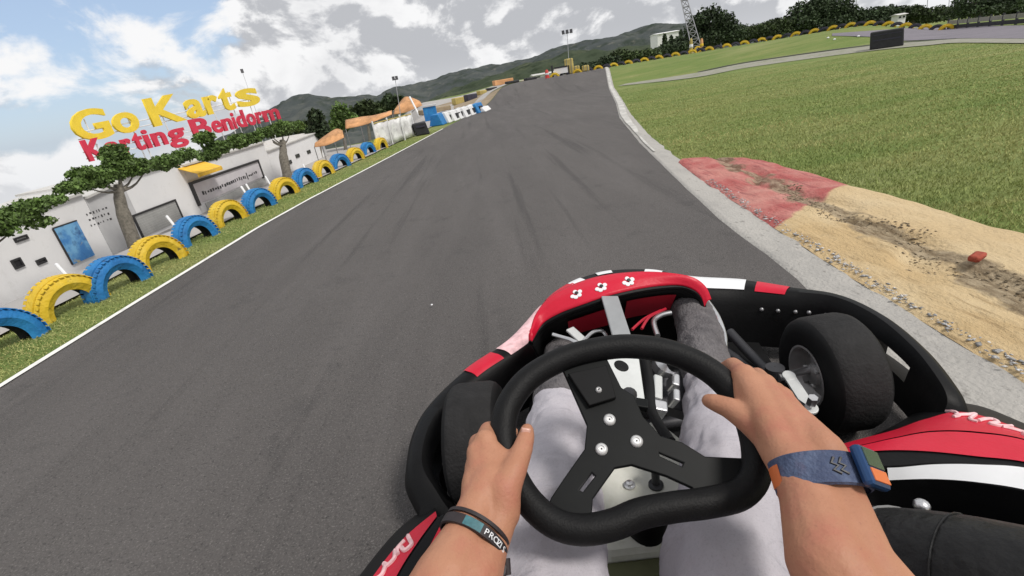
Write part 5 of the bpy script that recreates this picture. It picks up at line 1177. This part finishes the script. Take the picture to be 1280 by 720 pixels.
cp = wc+X*sx*math.cos(t_)*.0415+Z*math.sin(t_)*.033
wcase = MB().box(cp+nrm*.005, (.036, .034, .010), (wax, tan_, nrm)).build('watch_case', 'case', ws, smooth=False, bevel=.004)
MB().box(cp+nrm*.0103-wax*.0065, (.016, .027, .0015), (wax, tan_, nrm)).build('watch_screen', 'scr_dark', ws, smooth=False, bevel=.0005)
MB().box(cp+nrm*.0103+wax*.0085, (.011, .026, .0018), (wax, tan_, nrm)).build('screen_tile', 'orange', ws, smooth=False, bevel=.0005)
m = MB()
zz = [(-.6, 0), (-.2, .5), (.0, -.2), (.3, .5), (.55, -.3)]
for row_ in range(2):
    pts = []
    for a_, b_ in zz: t2_ = math.radians(84+row_*9+b_*10); pts.append(wc+X*sx*math.cos(t2_)*.0420+Z*math.sin(t2_)*.0335+wax*(a_*.012))
    m.tube(pts, .0014, 5)
m.build('strap_print', 'black_frame', ws)
cuff(wc+wax*.001, wax, .0385, .0300, .020, .0035, 'orange_liner', 'orange', ws, 165 if sx > 0 else -15, 200 if sx > 0 else 20, 8)
bc = (P(576, 668, .474)+P(607, 680, .482))/2; bax = (P(588, 640, .49)+P(622, 650, .495)-P(548, 722, .44)-P(582, 730, .445))
wb, X, Z = cuff(bc, bax, .0345, .0285, .011, .002, 'wristband', 'band', man); bax.normalize(); sx = 1 if X.dot(RGT) > 0 else -1
cuff(bc, bax, .0349, .0289, .0100, .002, 'teal_print', 'teal', wb, *((97, 128) if sx > 0 else (52, 83)), 12)
for ci, chh in enumerate('PROZIS'):
    cu = bpy.data.curves.new('g', 'FONT'); cu.body = chh; cu.size = .0082; cu.extrude = .0002; ob = bpy.data.objects.new('tmp', cu); COL.objects.link(ob); bpy.context.view_layer.update()
    me = bpy.data.meshes.new_from_object(ob.evaluated_get(bpy.context.evaluated_depsgraph_get())); bpy.data.objects.remove(ob)
    t0_ = math.radians(92-ci*8.6); o = wloc(wb); tl = Vector((0, 0, 0))
    for v in me.vertices:
        tt = t0_-v.co.x/.033; v.co = bc+X*sx*math.cos(tt)*(.0345+.0024+v.co.z)+Z*math.sin(tt)*(.0285+.0024+v.co.z)+bax*(v.co.y-.0029)-o
    me.materials.clear(); me.materials.append(MT['white_st']); ob = bpy.data.objects.new('letter', me); COL.objects.link(ob); ob.parent = wb
kn = bc+X*sx*.036+Z*.006; m = MB(); m.tube([kn, kn-bax*.012+X*sx*.004, kn-bax*.022+X*sx*.002], [.0045, .004, .003], 8); m.tube([kn+Z*.003, kn-bax*.010+X*sx*.009], [.004, .003], 8); m.build('band_tail', 'band', wb)
cuff(bc+bax*.010, bax, .0335, .0275, .004, .002, 'second_band', 'band', man)
